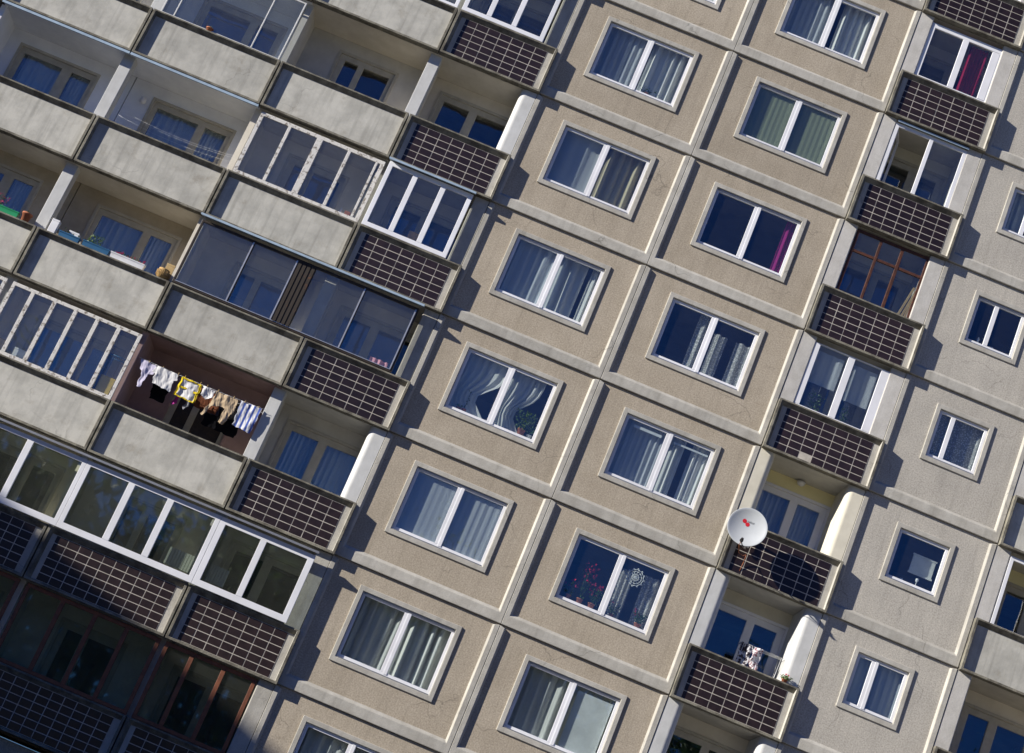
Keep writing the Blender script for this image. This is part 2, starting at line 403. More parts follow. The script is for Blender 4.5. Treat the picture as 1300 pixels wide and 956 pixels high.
for k in range(4, 13):
    x0,x1,z0,z1 = wg(k)
    panel(X['s'], X['t'], k, 'grey', (x0+s, x1-s, z0+s, z1-s))
    window(x0,x1,z0,z1, {8:.42, 7:.30, 6:None, 5:.36}.get(k, .4), double=(k==5), roller=(k in (8,)))

# structure behind the panels: slabs, cross walls, rear wall (rooms)
def bay_top(k): return H*(k+1) - .09
for k in range(3, 14):
    xl = X['d']-3 if 4 <= k <= 10 else (X['c'] if k == 3 else (X['p'] if k <= 12 else X['q']))
    if k > 10: xl = X['p']
    xr = X['u'] if 4 <= k <= 9 else X['t']
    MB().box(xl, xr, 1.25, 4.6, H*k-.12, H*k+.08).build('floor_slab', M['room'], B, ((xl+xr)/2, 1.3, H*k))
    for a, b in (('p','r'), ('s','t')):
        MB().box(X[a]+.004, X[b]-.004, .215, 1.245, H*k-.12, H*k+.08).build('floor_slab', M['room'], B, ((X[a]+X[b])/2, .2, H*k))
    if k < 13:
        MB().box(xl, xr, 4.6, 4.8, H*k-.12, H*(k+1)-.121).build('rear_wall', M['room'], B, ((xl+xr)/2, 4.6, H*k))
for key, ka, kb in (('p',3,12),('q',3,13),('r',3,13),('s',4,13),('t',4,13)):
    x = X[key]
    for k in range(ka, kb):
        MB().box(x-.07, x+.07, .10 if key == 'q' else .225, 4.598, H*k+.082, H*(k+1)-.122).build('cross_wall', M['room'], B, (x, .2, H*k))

# ---- balconies
def parapet(x0, x1, k, kind, missing=None):
    if x1 in (X['p'], X['s']): x1 += .04
    z0 = H*k - .085; z1 = H*k + 1.06
    g = .014; r = .055; yf = -.19; yb = -.092
    org = ((x0+x1)/2, yf, z0)
    X0, X1 = x0+g, x1-g
    ls, rs = (.06, .014) if kind == 'tile' else (.03, .012)
    out = [(X0,z0),(X1,z0),(X1,z1),(X0,z1)]
    inf = [(X0+r,z0+.05),(X1-r,z0+.05),(X1-r,z1-.032),(X0+r,z1-.032)]
    inb = [(X0+r+ls,z0+.065),(X1-r-rs,z0+.065),(X1-r-rs,z1-.032-.085),(X0+r+ls,z1-.032-.085)]
    m = MB()
    vs = [(x,yf,z) for x,z in out]+[(x,yf,z) for x,z in inf]+[(x,yb,z) for x,z in inb]+[(x,-.005,z) for x,z in out]+[(x,-.005,z) for x,z in inb]
    fs = []; mi = []
    for a in range(4):
        b = (a+1)%4
        fs += [(a,b,4+b,4+a),(4+a,4+b,8+b,8+a),(b,a,12+a,12+b),(12+b,12+a,16+a,16+b),(8+a,8+b,16+b,16+a)]
        mi += [0, 1 if (a == 1 and kind == 'tile') else 0, 0, 0, 0]
    for f_, q_ in zip(fs, mi): m.f.append(list(f_)); m.m.append(q_); m.sm.append(False)
    m.v = vs
    p = m.build('balcony_parapet', [M['rim'], M['rib']], B, org, bevel=.005)
    a0, a1, c0, c1 = inb[0][0]-.004, inb[1][0]+.004, inb[0][1]-.004, inb[2][1]+.004
    if kind == 'plain':
        MB().box(a0, a1, yb+.001, -.02, c0, c1).build('infill_panel', M['parapet'], p, org)
    else:
        MB().box(a0, a1, yb+.001, -.02, c0, c1).build('infill_panel', M['rib'], p, org)
        t = MB(); tl = a0+.105; tr = a1-.14
        nc = max(1, round((tr-tl)/.272)); pw = (tr-tl)/nc
        tb = c0+.006; tt = c1-.006; nr = 6; ph = (tt-tb)/nr
        t.box(tl, tr, yb-.006, yb+.006, tb, tt, 0)
        for i in range(nc):
            for j in range(nr):
                dx = random.uniform(-.0015,.0015); dy = random.uniform(-.001,.001)
                if missing and (i,j) in missing: continue
                t.box(tl+i*pw+.009+dx, tl+(i+1)*pw-.009+dx, yb-.009+dy, yb-.003, tb+j*ph+.0085, tb+(j+1)*ph-.0085, 1)
        t.tidy = False
        t.build('tile_panel', [M['grout'], M['tile']], p, org)
    # top coping, a thin lighter skin
    return p

BAYS = {'T': ('a','p'), 'C1': ('b','a'), 'C2': ('c','b'), 'C3': ('d','c'), 'R': ('r','s'), 'R2': ('t','u')}
def loggia(bay, k, wall='beige', soffit='slab', winlay=None, dfm='doorframe', deep=1.1, curtains=None):
    """floor slab, back wall with window and door behind the parapet of storey k"""
    x0, x1 = X[BAYS[bay][0]], X[BAYS[bay][1]]
    zt = bay_top(k); zb = H*k + .05
    MB().box(x0+.002, x1-.002, -.003, deep, H*k-.075, H*k+.05).build('loggia_floor', M['slab'], B, ((x0+x1)/2, 0, H*k))
    # soffit of the storey above, in the colour of this loggia
    MB().box(x0+.003, x1-.003, -.0, deep-.002, zt, zt+.014).build('loggia_ceiling', M[soffit], B, ((x0+x1)/2, .5, zt))
    if winlay is None:
        if bay == 'T': winlay = (-5.72, -3.98, [(-5.62,-5.01),(-4.81,-4.08)])
        elif bay == 'C1': winlay = (-8.2, -6.88, [(-8.06,-7.74),(-7.60,-6.98)])
        elif bay == 'C2': winlay = (-11.49, -9.62, [(-11.38,-10.40),(-10.22,-9.72)])
        elif bay == 'C3': winlay = (-14.73, -12.92, [(-14.62,-13.71),(-13.48,-13.02)])
        elif bay == 'R': winlay = (4.02, 5.62, [(4.12,4.79),(4.97,5.47)])
        else: winlay = (9.7, 11.2, [(9.8,10.25),(10.45,11.1)])
    a0, a1, gl = winlay
    c1 = zt - .34; c0 = zb + .06
    m = MB(); m.ring(x0+.01, x1-.01, zb+.001, zt-.001, a0, a1, c0, c1, deep, deep+.14)
    m.build('loggia_wall', M[wall], B, ((x0+x1)/2, deep, zb))
    # joinery
    j = MB()
    y0 = deep + .03; y1 = deep + .10
    xs = [a0] + [v for g in gl for v in g] + [a1]
    j.box(a0, a1, y0, y1, c1-.13, c1)
    j.box(a0, a1, y0, y1, c0, c0+.1)
    for i in range(0, len(xs), 2): j.box(xs[i], xs[i+1], y0, y1, c0+.1, c1-.13)
    w = j.build('loggia_window', M[dfm], B, ((a0+a1)/2, y0, c0), bevel=.006)
    MB().ring(a0-.07, a1+.07, c0-.05, c1+.06, a0+.001, a1-.001, c0+.001, c1-.001, deep-.02, deep+.03).build('surround', M[dfm if wall!='mauve' else wall], w, ((a0+a1)/2, deep, c0), bevel=.005)
    for g0, g1 in gl:
        if (bay, k) == ('C1', 5): MB().box(g0-.002, g1+.002, y0+.03, y0+.05, c0+.1, c1-.13).build('dark_board', M['darkframe'], w, (g0, y0, c0))  # dark board added instead of glass to keep this window dark
        else: pane(w, g0-.002, g1+.002, c0+.1, c1-.13, y0+.03, 'glass')
    return a0, a1, c0, c1

def pier(bay_side, k, matn='whitepaint', rr=.14):
    """rounded concrete shell that turns from the facade into the loggia"""
    if bay_side == 'p': xe, d = X['p']-.008, -1
    elif bay_side == 'r': xe, d = X['r']+.008, 1
    elif bay_side == 's': xe, d = X['s']-.008, -1
    else: xe, d = X['t']+.008, 1
    r = rr; w = .36 if rr > .1 else .33
    pts = [(xe, -.05), (xe+d*(w-r-.004), -.05)]
    cx = xe + d*(w-r)
    for i in range(17):
        t = math.pi/2*i/16
        pts.append((cx + d*r*math.sin(t), r - .05 - r*math.cos(t)))
    pts.append((xe+d*w, r-.046)); pts.append((xe+d*w, 1.098)); pts.append((xe+d*(w-.12), 1.098)); pts.append((xe+d*(w-.12), .2)); pts.append((xe, .2))
    zb, zt = H*k+.052, bay_top(k)-.002
    mb = MB().poly_xy(pts, zb, zt); mb.sm = [False]*len(mb.sm); mb.build('side_pier', M[matn], B, (xe, 0, zb))

def pillar(key, k, matn='whitepaint', w=.26, y0=.06, y1=.36, dx=-.03):
    x = X[key] + dx; zb, zt = H*k+.052, bay_top(k)-.002
    MB().box(x-w/2, x+w/2, y0, y1, zb, zt).build('pillar', M[matn], B, (x, y0, zb), bevel=.008)

def partition(key, k, matn, y0=.10, y1=1.098, w=.12, dx=0):
    x = X[key] + dx; zb, zt = H*k+.052, bay_top(k)-.003
    MB().box(x-w/2, x+w/2, y0, y1, zb, zt).build('partition', M[matn], B, (x, y0, zb))

def glazing(x0, x1, z0, z1, y, fw, mulls, m='pvc', g='glass', depth=.06, fwb=None, fwt=None, flash=None, skip=(), rail=None, bevel=.005, extra=None):
    fr = frame_mb(x0, x1, z0, z1, y, y+depth, fw, mulls, fwb, fwt)
    if rail is not None: 
        xs=[x0+fw]
        for mx,mw in mulls: xs += [mx-mw/2, mx+mw/2]
        xs.append(x1-fw)
        for i in range(0,len(xs),2): fr.box(xs[i], xs[i+1], y+.005, y+depth-.005, rail-.03, rail+.03)
    if extra: extra(fr)
    o = fr.build('balcony_glazing', M[m], B, ((x0+x1)/2, y, z0), bevel=bevel)
    panes(o, x0, x1, z0, z1, fw, mulls, y+depth*.5, g, fwb, skip)
    if flash:
        f = MB(); fx0, fx1, fz, fy, fm = flash
        f.box(fx0, fx1, fy, fy+.006, fz-.045, fz); f.box(fx0, fx1, fy+.006, min(y+.03,-.0), fz-.008, fz)
        f.tidy = False
        f.build('flashing', M[fm], o, ((fx0+fx1)/2, fy, fz))
    return o

walls = {}
for k in range(3, 11):
    parapet(X['a'], X['p'], k, 'tile')
    parapet(X['b'], X['a'], k, 'tile' if k <= 4 else 'plain')
for k in range(3, 11): parapet(X['c'], X['b'], k, 'tile' if k <= 4 else 'plain')
for k in range(5, 10): parapet(X['d'], X['c'], k, 'plain')
for k in range(7, 9): parapet(X['d']-3.04, X['d'], k, 'plain')
for k in range(4, 13): parapet(X['r'], X['s'], k, 'tile', missing={(2,0)} if k == 7 else None)
for k in range(4, 10): parapet(X['t'], X['u'], k, 'plain')

style = {('T',8):'beige',('T',5):'greyrender',('C1',8):'greyrender',('C1',5):'mauve',('C2',7):'bluewhite',('C3',7):'bluewhite',
         ('C2',6):'brownwall',('C3',6):'brownwall',('C2',8):'bluewhite',('R',6):'yellow',('R',5):'cream',('R2',6):'yellow',('R',9):'cream',('T',4):'greyrender'}
soff = {('C2',7):'bluewhite',('C3',7):'bluewhite',('C2',8):'bluewhite',('C1',5):'mauve',('C2',6):'beige',('C3',6):'beige',('C1',8):'beige',('T',8):'beige',
        ('R',6):'greyrender',('R',5):'greyrender',('T',5):'greyrender'}
for bay, ks in (('T',range(3,11)),('C1',range(3,11)),('C2',range(3,11)),('C3',range(5,10)),('R',range(4,13)),('R2',range(4,10))):
    for k in ks:
        loggia(bay, k, style.get((bay,k),'beige'), soff.get((bay,k),'slab'), dfm='pvc' if (bay,k) in (('R',5),('R',6)) else 'doorframe')
for k in range(3, 11): pier('p', k, 'whitepaint' if k in (5,8) else 'rib', .14 if k in (5,8) else .03)
for k in range(4, 13):
    rr = .14 if k in (4,5,6) else .03; mn = 'cream' if k == 6 else 'whitepaint' if k in (4,5) else 'pierconc'; pier('r', k, mn, rr); pier('s', k, mn, rr)
for k in range(4, 10): pier('t', k, 'pierconc', .03)
for k in range(3, 11):
    partition('a', k, style.get(('T',k),'beige'), y0=.37, dx=-.03)
    pillar('a', k, 'whitepaint' if k in (5,8) else 'rib')
    partition('b', k, 'mauve' if k == 5 else style.get(('C1',k),'beige'), w=.13, dx=-.02, y0=.0 if k in (5,6) else .10)
    if 5 <= k:
        pillar('c', k, 'whitepaint', dx=-.03)
        if k not in (6,7): partition('c', k, style.get(('C2',k),'beige'), y0=.36, dx=-.03, w=.14)
for k in range(5, 10): partition('d', k, style.get(('C3',k),'beige'))
partition('c', 3, 'beige'); partition('c', 4, 'beige')
for k in range(4,10): partition('u', k, 'beige')

zo = lambda k, z: H*k + z
for bb in ('C2','C3'):
    fx0, fx1 = X[BAYS[bb][0]]+.012, X[BAYS[bb][1]]-.012
    f_ = MB(); f_.box(fx0, fx1, -.176, -.170, H*8-.15, H*8-.092); f_.box(fx0, fx1, -.170, -.01, H*8-.098, H*8-.092); f_.tidy = False
    f_.build('flashing', M['flash'], B, ((fx0+fx1)/2, -.17, H*8-.15))
# left zone glazings
glazing(-5.97, -4.02, zo(7,1.075), zo(7,2.665), -.175, .10, [(-5.33,.115),(-4.68,.115)], 'pvc', flash=(-6.0,-3.98,zo(7,2.70),-.30,'flash'))
glazing(-5.97, -4.02, zo(9,1.075), zo(9,2.665), -.175, .10, [(-5.35,.115),(-4.75,.115)], 'pvc')
glazing(-9.0, -6.08, zo(9,1.075), zo(9,2.665), -.12, .08, [(-8.0,.1),(-7.1,.1)], 'pvc')
o = glazing(-9.05, -4.08, zo(6,1.075), zo(6,2.60), -.20, .05, [(-7.84,.05),(-6.62,.42),(-5.29,.05)], 'darkframe', 'glass_old', flash=(-9.1,-4.0,zo(6,2.68),-.36,'flash'))
sv = MB()
for x in (-7.86,-6.86,-5.31,-4.15): sv.box(x, x+.028, -.215, -.203, zo(6,1.13), zo(6,2.55))
sv.box(-9.0,-4.13,-.215,-.203,zo(6,1.118),zo(6,1.132)); sv.build('aluminium_strip', M['silver'], o, (-6.6,-.21,zo(6,1.1)))
rw = MB()
for x in (-6.80,-6.70,-6.60,-6.50): rw.box(x, x+.07, -.222-random.random()*.01, -.206, zo(6,1.13), zo(6,2.55))
rw.build('wooden_board', M['rustwood'], o, (-6.6,-.22,zo(6,1.1)))
# weathered C1 k7
glazing(-8.97, -6.06, zo(7,1.075), zo(7,2.62), -.10, .085, [(-8.27,.07),(-7.56,.14),(-6.87,.07),(-6.23,.05)], 'oldwood', 'glass_old', depth=.05)
glazing(-12.03, -9.11, zo(5,1.075), zo(5,2.60), -.10, .075, [(x,.085) for x in (-11.55,-11.06,-10.58,-10.09,-9.61)], 'oldwood', 'glass_old', depth=.05)
glazing(-15.0, -12.16, zo(5,1.075), zo(5,2.60), -.10, .075, [(x,.085) for x in (-14.5,-14.0,-13.5,-13.05,-12.6)], 'oldwood', 'glass_old', depth=.05)
glazing(-11.97, -9.14, zo(8,1.07), zo(8,2.60), -.12, .035, [(-11.66,.03),(-9.82,.03)], 'greyframe', 'glass_old', depth=.03)
# long white row k4
fl4 = dict(m='pvc', g='glass_dark', fwb=.13)
glazing(-12.05, -8.92, zo(4,1.072), zo(4,2.54), -.26, .09, [(-11.05,.12),(-10.14,.14)], flash=(-12.1,-8.9,zo(4,2.62),-.38,'metal'), **fl4)
glazing(-8.915, -5.99, zo(4,1.072), zo(4,2.54), -.262, .10, [(-7.91,.14),(-7.06,.14)], flash=(-8.9,-6.0,zo(4,2.62),-.38,'metal'), **fl4)
glazing(-5.985, -3.94, zo(4,1.072), zo(4,2.54), -.26, .13, [(-5.02,.13)], flash=(-6.0,-3.9,zo(4,2.62),-.38,'metal'), **fl4)
# brown k3
glazing(-8.96, -6.08, zo(3,1.075), zo(3,2.68), -.04, .08, [(-8.16,.09),(-7.46,.09),(-6.78,.09)], 'brownwood', 'glass_dark')
glazing(-5.97, -4.02, zo(3,1.075), zo(3,2.68), -.04, .08, [(-5.38,.09),(-4.70,.09)], 'brownwood', 'glass_dark')
glazing(-12.0, -9.12, zo(3,1.075), zo(3,2.68), -.04, .08, [(-11.2,.09),(-10.4,.09),(-9.7,.09)], 'brownwood', 'glass_dark')
# right loggia column
glazing(3.96, 5.79, zo(10,1.075), zo(10,2.60), -.02, .12, [(4.845,.14)], 'pvc', fwb=.11, extra=lambda f: f.box(5.50,5.671,-.024,.03,zo(10,1.19),zo(10,2.47)))
glazing(3.96, 5.79, zo(11,1.075), zo(11,2.60), -.02, .12, [(4.845,.14)], 'pvc', fwb=.11)
glazing(3.99, 5.70, zo(9,1.072), zo(9,2.64), -.04, .085, [(4.86,.09)], 'pvc', fwb=.03, skip=(0,), flash=(4.0,5.7,zo(9,2.68),-.12,'flash'))
o = glazing(4.0, 5.70, zo(8,1.072), zo(8,2.66), -.02, .06, [(4.58,.06),(5.08,.07)], 'redwood', 'glass', fwb=.03, rail=zo(8,2.14), depth=.05)
glazing(3.74, 5.84, zo(7,1.075), zo(7,2.60), -.03, .02, [(3.93,.35),(4.835,.15),(5.67,.31)], 'pvc', fwb=.06)
# right edge, storeys 6 and 7
glazing(9.33, 11.9, zo(6,1.072), zo(6,2.62), -.05, .08, [(10.6,.1)], 'pvc', skip=(0,), fwb=.03)
glazing(9.33, 11.9, zo(7,1.072), zo(7,2.62), -.05, .08, [(10.6,.1)], 'pvc')
glazing(9.33, 11.9, zo(8,1.072), zo(8,2.62), -.05, .08, [(10.6,.1)], 'pvc')
# open white sash turned inwards on storey 9
sa = MB(); sa.ring(0,.62,0,1.42,.05,.57,.05,1.37,0,.05)
def rotmesh(mb, loc, ang):
    c, s_ = math.cos(ang), math.sin(ang)
    mb.v = [(loc[0]+x*c-y*s_, loc[1]+x*s_+y*c, loc[2]+z) for x,y,z in mb.v]; return mb
rotmesh(sa, (4.09,.03,zo(9,1.13)), R_(72)).build('open_sash', M['pvc'], B, (4.09,.03,zo(9,1.13)))
# plinth and side masses
MB().box(X['p'], X['t'], .0, 4.8, GZ-.3, H*3-.16).build('ground_storey_wall', M['grey'], B, (2, 0, GZ))
MB().box(X['c'], X['p']-.01, .3, 4.8, GZ-.3, H*3-.2).build('ground_storey_wall', M['grey'], B, (-8, 0, GZ))
MB().box(X['s'], X['t'], .004, 4.79, H*3-.155, H*4+JZ).build('side_wall', M['grey'], B, (8, 0, GZ))
MB().box(X['r'], X['s']-.01, .3, 4.79, H*3-.155, H*4-.14).build('side_wall', M['grey'], B, (5, 0, GZ))
MB().box(X['q']+.01, X['t'], .1, 4.8, H*13+.09, H*13+.6).build('roof_parapet', M['rib'], B, (4, 0, H*13))
MB().box(X['p'], X['q'], .1, 4.8, H*12+.09, H*12+.6).build('roof_parapet', M['rib'], B, (-2, 0, H*12))
for x, ka, kb in ((X['d']-3.1, 4, 11), (X['u'], 4, 10)):
    MB().box(x, x+.1, 1.1, 4.8, H*ka-.1, H*kb).build('end_wall', M['rib'], B, (x, 1, H*ka))

# ------------------------------------------------------------------ things in and on the building
def curtain(x0, x1, z0, z1, y, m, label, folds=9, amp=.035, group=None, tie=0, ragged=0.0, cat='curtain'):
    n = max(8, int(folds*8)); rows = 10
    ph = random.random()*6; w2 = [random.uniform(.6,1.5) for _ in range(6)]
    mb = MB(); vs = []
    for j in range(rows+1):
        v = j/rows; z = z0 + (z1-z0)*v
        pinch = 1 - tie*math.exp(-((v-.35)/.22)**2)
        for i in range(n+1):
            t = i/n
            xx = x0 + (x1-x0)*(t if tie == 0 else t*pinch)
            a = amp*(.75 + .25*v)*(1 + .5*math.sin(t*7*w2[0]+ph))
            yy = y + a*math.sin(t*folds*2*math.pi + .6*math.sin(t*11*w2[1]+ph) + .25*math.sin(v*3+ph)) + .3*a*math.sin(t*folds*4.7*math.pi+ph)
            zz = z + (ragged*math.sin(t*folds*3+ph) if j == 0 else 0)
            vs.append((xx, yy, zz))
    fs = [(j*(n+1)+i, j*(n+1)+i+1, (j+1)*(n+1)+i+1, (j+1)*(n+1)+i) for j in range(rows) for i in range(n)]
    mb.add(vs, fs, 0, True)
    o = mb.build('curtain', M[m], None, ((x0+x1)/2, y, z0))
    return tag(o, label, cat, group)

cz = lambda k: (H*k+.80, H*k+2.40)
GA = 'curtains behind the panel windows'
def cur(k, xa, xb_, m, label, y=.21, **kw):
    z0, z1 = cz(k); z0 = kw.pop('z0', z0); z1 = kw.pop('z1', z1)
    return curtain(xa, xb_, z0, z1, y, m, label, group=GA, **kw)
L1 = 'left tan column'; L2 = 'right tan column'
cur(11, -2.8, -.8, 'sheer', 'sheer white curtain above the top edge of the picture, left tan column')
cur(10, -2.84, -.75, 'sheer', 'sheer white curtain in the window cut by the top edge, %s' % L1, folds=8)
cur(9, -2.84, -1.72, 'gauze', 'gauze curtain, left pane of the highest full window, %s' % L1, folds=7)
cur(9, -1.70, -.74, 'drape', 'white curtain with sunlit folds, right pane of the highest full window, %s' % L1, folds=5, amp=.07, y=.24)
cur(8, -2.84, -1.72, 'gauze', 'flat gauze curtain, left pane of the second full window, %s' % L1, folds=3, amp=.015)
cur(8, -1.74, -.74, 'beigedrape', 'ochre-white curtain, right pane of the second full window, %s' % L1, folds=5, amp=.07, y=.26)
cur(7, -2.84, -1.6, 'gauze', 'dim gauze curtain, left pane of the third full window, %s' % L1, folds=6)
cur(7, -2.05, -1.12, 'sheer', 'white crinkled curtain beside the mullion of the third full window, %s' % L1, folds=4, amp=.06, y=.27)
cur(7, -1.02, -.74, 'sheer', 'narrow white curtain, right end of the third full window, %s' % L1, folds=2, amp=.05, y=.27)
cur(6, -2.84, -1.79, 'sheer', 'white net curtain swept aside behind the left pane above the flower pots, %s' % L1, folds=6, tie=.45, amp=.03)
cur(6, -1.79, -1.0, 'sheer', 'white net curtain gathered in slanting folds beside the green house plant', folds=6, tie=.5, amp=.03)
cur(5, -2.84, -.74, 'gauze', 'wide pale net curtain covering the whole window below the green house plant', folds=15, amp=.004, y=.12)
cur(4, -2.84, -1.85, 'sheer', 'grey-white folded curtain, left pane of the lowest full window, %s' % L1, folds=5, amp=.06, y=.26)
cur(4, -1.72, -.74, 'drape', 'heavy white folded curtain, right pane of the lowest full window, %s' % L1, folds=5, amp=.07, y=.24)
cur(3, -2.84, -.74, 'sheer', 'white curtain in the window cut off by the bottom edge, %s' % L1, folds=9)
cur(11, .8, 2.8, 'sheer', 'sheer curtain above the top edge of the picture, right column')
cur(10, .76, 1.8, 'gauze', 'blue-shaded gauze curtain, left pane of the top window, %s' % L2, folds=7, amp=.03)
cur(10, 2.0, 2.84, 'drape', 'white deeply folded curtain, right pane of the top window, %s' % L2, folds=5, amp=.06, y=.26)
cur(9, .76, 2.84, 'green', 'olive green curtain closing the whole second window of the %s' % L2, folds=18, amp=.003, y=.115)
cur(8, 2.52, 2.74, 'magenta', 'narrow magenta curtain hanging in the dark third window of the %s' % L2, folds=2, amp=.03, y=.22)
cur(7, 1.5, 1.72, 'lace', 'short lace strip left of the mullion, fourth window, %s' % L2, folds=1, y=.25)
cur(7, 1.92, 2.22, 'lace', 'patterned lace curtain right of the mullion, fourth window, %s' % L2, folds=2, amp=.04, y=.25, z1=H*7+2.0)
cur(7, 2.42, 2.80, 'lace', 'patterned lace curtain, right end of the fourth window, %s' % L2, folds=2, amp=.04, y=.25, z1=H*7+2.0)
cur(6, .76, 1.76, 'gauze', 'blue-shaded striped net behind the left pane of the window with white rolled blinds', folds=8, amp=.02)
cur(6, 1.86, 2.2, 'sheer', 'white striped curtain strip right of the mullion in the window with white rolled blinds', folds=3, amp=.04, y=.24)
cur(6, 2.36, 2.84, 'drape', 'white pleated curtain at the right end of the window with white rolled blinds', folds=4, amp=.04, y=.24)
cur(5, 1.88, 2.18, 'lace', 'lace curtain right of the mullion behind the round doily, geranium window', folds=3, amp=.04, y=.27, z1=H*5+2.05)
cur(5, 2.40, 2.84, 'lace', 'lace curtain at the right end of the geranium window', folds=3, amp=.04, y=.27, z1=H*5+2.1)
cur(4, .8, 2.8, 'sheer', 'white curtain in the dark window at the bottom edge below the geraniums', folds=9)
cur(3, .8, 2.8, 'sheer', 'white curtain below the bottom edge of the picture, right column')
GZ2 = lambda k: (H*k+1.0, H*k+2.3)
def gcur(k, a, b, m, label, **kw):
    return curtain(a, b, H*k+.98, H*k+2.4, kw.pop('y', .22), m, label, group=GA, **kw)
gcur(7, 7.0, 8.1, 'lace', 'white leafy-patterned lace curtain in the second full window of the grey column', folds=5, amp=.03)
gcur(5, 6.98, 8.1, 'gauze', 'pale net curtain in the grey-panel window at the bottom edge', folds=7, amp=.02)
gcur(9, 7.0, 7.4, 'gauze', 'dim net curtain in the grey-panel window at the right edge', folds=3)
# loggia curtains
def lcur(x0, x1, k, m, label, folds=6, y=1.32, **kw):
    return curtain(x0, x1, H*k+.2, H*(k+1)-.5, y, m, label, folds=folds, group='curtains behind the loggia windows', **kw)
lcur(-5.66,-4.98,5,'gauze','pale curtain behind the left pane of the open loggia right of the laundry')
lcur(-4.85,-4.02,5,'gauze','pale curtain behind the right pane of the open loggia right of the laundry')
lcur(4.08,4.84,6,'gauze','blue-shaded pleated curtain behind the left pane of the yellow loggia')
lcur(4.94,5.5,6,'gauze','blue-shaded pleated curtain behind the right pane of the yellow loggia')
lcur(-11.4,-10.38,6,'gauze','violet-blue curtain behind the wide pane above the blue planters')
lcur(-10.25,-9.68,6,'gauze','violet-blue curtain behind the narrow pane beside the wicker basket')
lcur(-13.5,-13.0,6,'gauze','blue curtain in the loggia window above the green planter')
lcur(-11.4,-10.38,7,'gauze','blue net curtain behind the wide pane of the cool white loggia')
lcur(-10.25,-9.68,7,'gauze','blue net curtain behind the narrow pane of the cool white loggia')
lcur(-14.6,-13.7,7,'gauze','blue pleated curtain in the loggia at the upper left edge, wide pane')
lcur(-13.5,-13.0,7,'gauze','blue curtain in the loggia at the upper left edge, narrow pane')
o = curtain(5.02, 5.44, H*10+1.0, H*10+2.5, .16, 'red', 'wine red curtain in wavy folds at the right of the top white glazed loggia', folds=5, amp=.03)
curtain(4.12, 4.72, H*7+1.75, H*7+2.5, .12, 'gauze', 'short pale net behind the upper left glass of the white-sided loggia', folds=3, amp=.01)
curtain(4.95, 5.5, H*7+1.65, H*7+2.5, .12, 'gauze', 'short pale net behind the upper right glass of the white-sided loggia', folds=3, amp=.01)

# doily
d = MB(); cx, cz_ = 2.20, H*5+1.93
for k2 in range(12):
    t = 2*math.pi*k2/12
    d.tube((cx,.11,cz_),(cx+.13*math.cos(t),.11,cz_+.13*math.sin(t)),.006)
    for r in (.07,.13,.17):
        t2 = 2*math.pi*(k2+1)/12
        d.tube((cx+r*math.cos(t),.11,cz_+r*math.sin(t)),(cx+r*math.cos(t2),.11,cz_+r*math.sin(t2)),.009,seg=6)
    d.lathe((cx+.185*math.cos(t),.11,cz_+.185*math.sin(t)),[(.002,-.01),(.022,0),(.002,.01)],seg=8,rot=Matrix.Rotation(R_(90),3,'X'))
tag(d.build('doily', M['drape'], None, (cx,.11,cz_)), 'round white crocheted doily hanging in the geranium window', 'doily')

# potted plants
def pot_plant(x, y, z, label, pot='terracotta', r=.07, h=.12, leaves=90, lr=.12, lh=.22, ls=.028, lm='leaf', flowers=0, fm='petal', fh=None, cat='potted plant', group=None, stems=5, drop=0):
    o = empty('potted_plant', (x, y, z)); tag(o, label, cat, group)
    p = MB(); p.lathe((x,y,z), [(r*.72,0),(r*.98,h*.8),(r*1.1,h*.8),(r*1.1,h),(r*.92,h),(r*.9,h*.85)], seg=18)
    p.build('pot', M[pot], o, (x,y,z))
    MB().lathe((x,y,z+h*.84),[(r*.89,0),(r*.89,.008)],seg=16).build('soil', M['soil'], o, (x,y,z+h*.85))
    f = MB(); f.tidy = False; st = MB()
    for i in range(stems):
        t = random.random()*6.28; q = (x+lr*.6*math.cos(t), y+min(lr*.6,.08)*math.sin(t), z+h+lh*random.uniform(.5,1))
        st.tube((x,y,z+h*.8), q, .004, seg=5)
    for i in range(leaves):
        t = random.random()*6.28; rr = lr*math.sqrt(random.random()); v = random.random()
        f.leaf((x+rr*math.cos(t)*(.5+.6*v), y+min(rr,.09)*math.sin(t), z+h*.9+lh*v-drop*rr), ls*random.uniform(.7,1.3))
    st.build('stem', M['leaf'], o, (x,y,z+h)); f.build('foliage', M[lm], o, (x,y,z+h))
    if flowers:
        b = MB(); b.tidy = False
        for i in range(flowers):
            t = random.random()*6.28; rr = lr*math.sqrt(random.random())
            c = (x+rr*math.cos(t), y+min(rr,.08)*math.sin(t)-.01, z+h+lh*random.uniform(.5,1.25 if fh is None else fh))
            for q in range(9): b.leaf((c[0]+random.gauss(0,.011), c[1]+random.gauss(0,.009), c[2]+random.gauss(0,.011)), .019)
        b.build('flowers', M[fm], o, (x,y,z+h))
    return o
sz = lambda k: H*k+.985
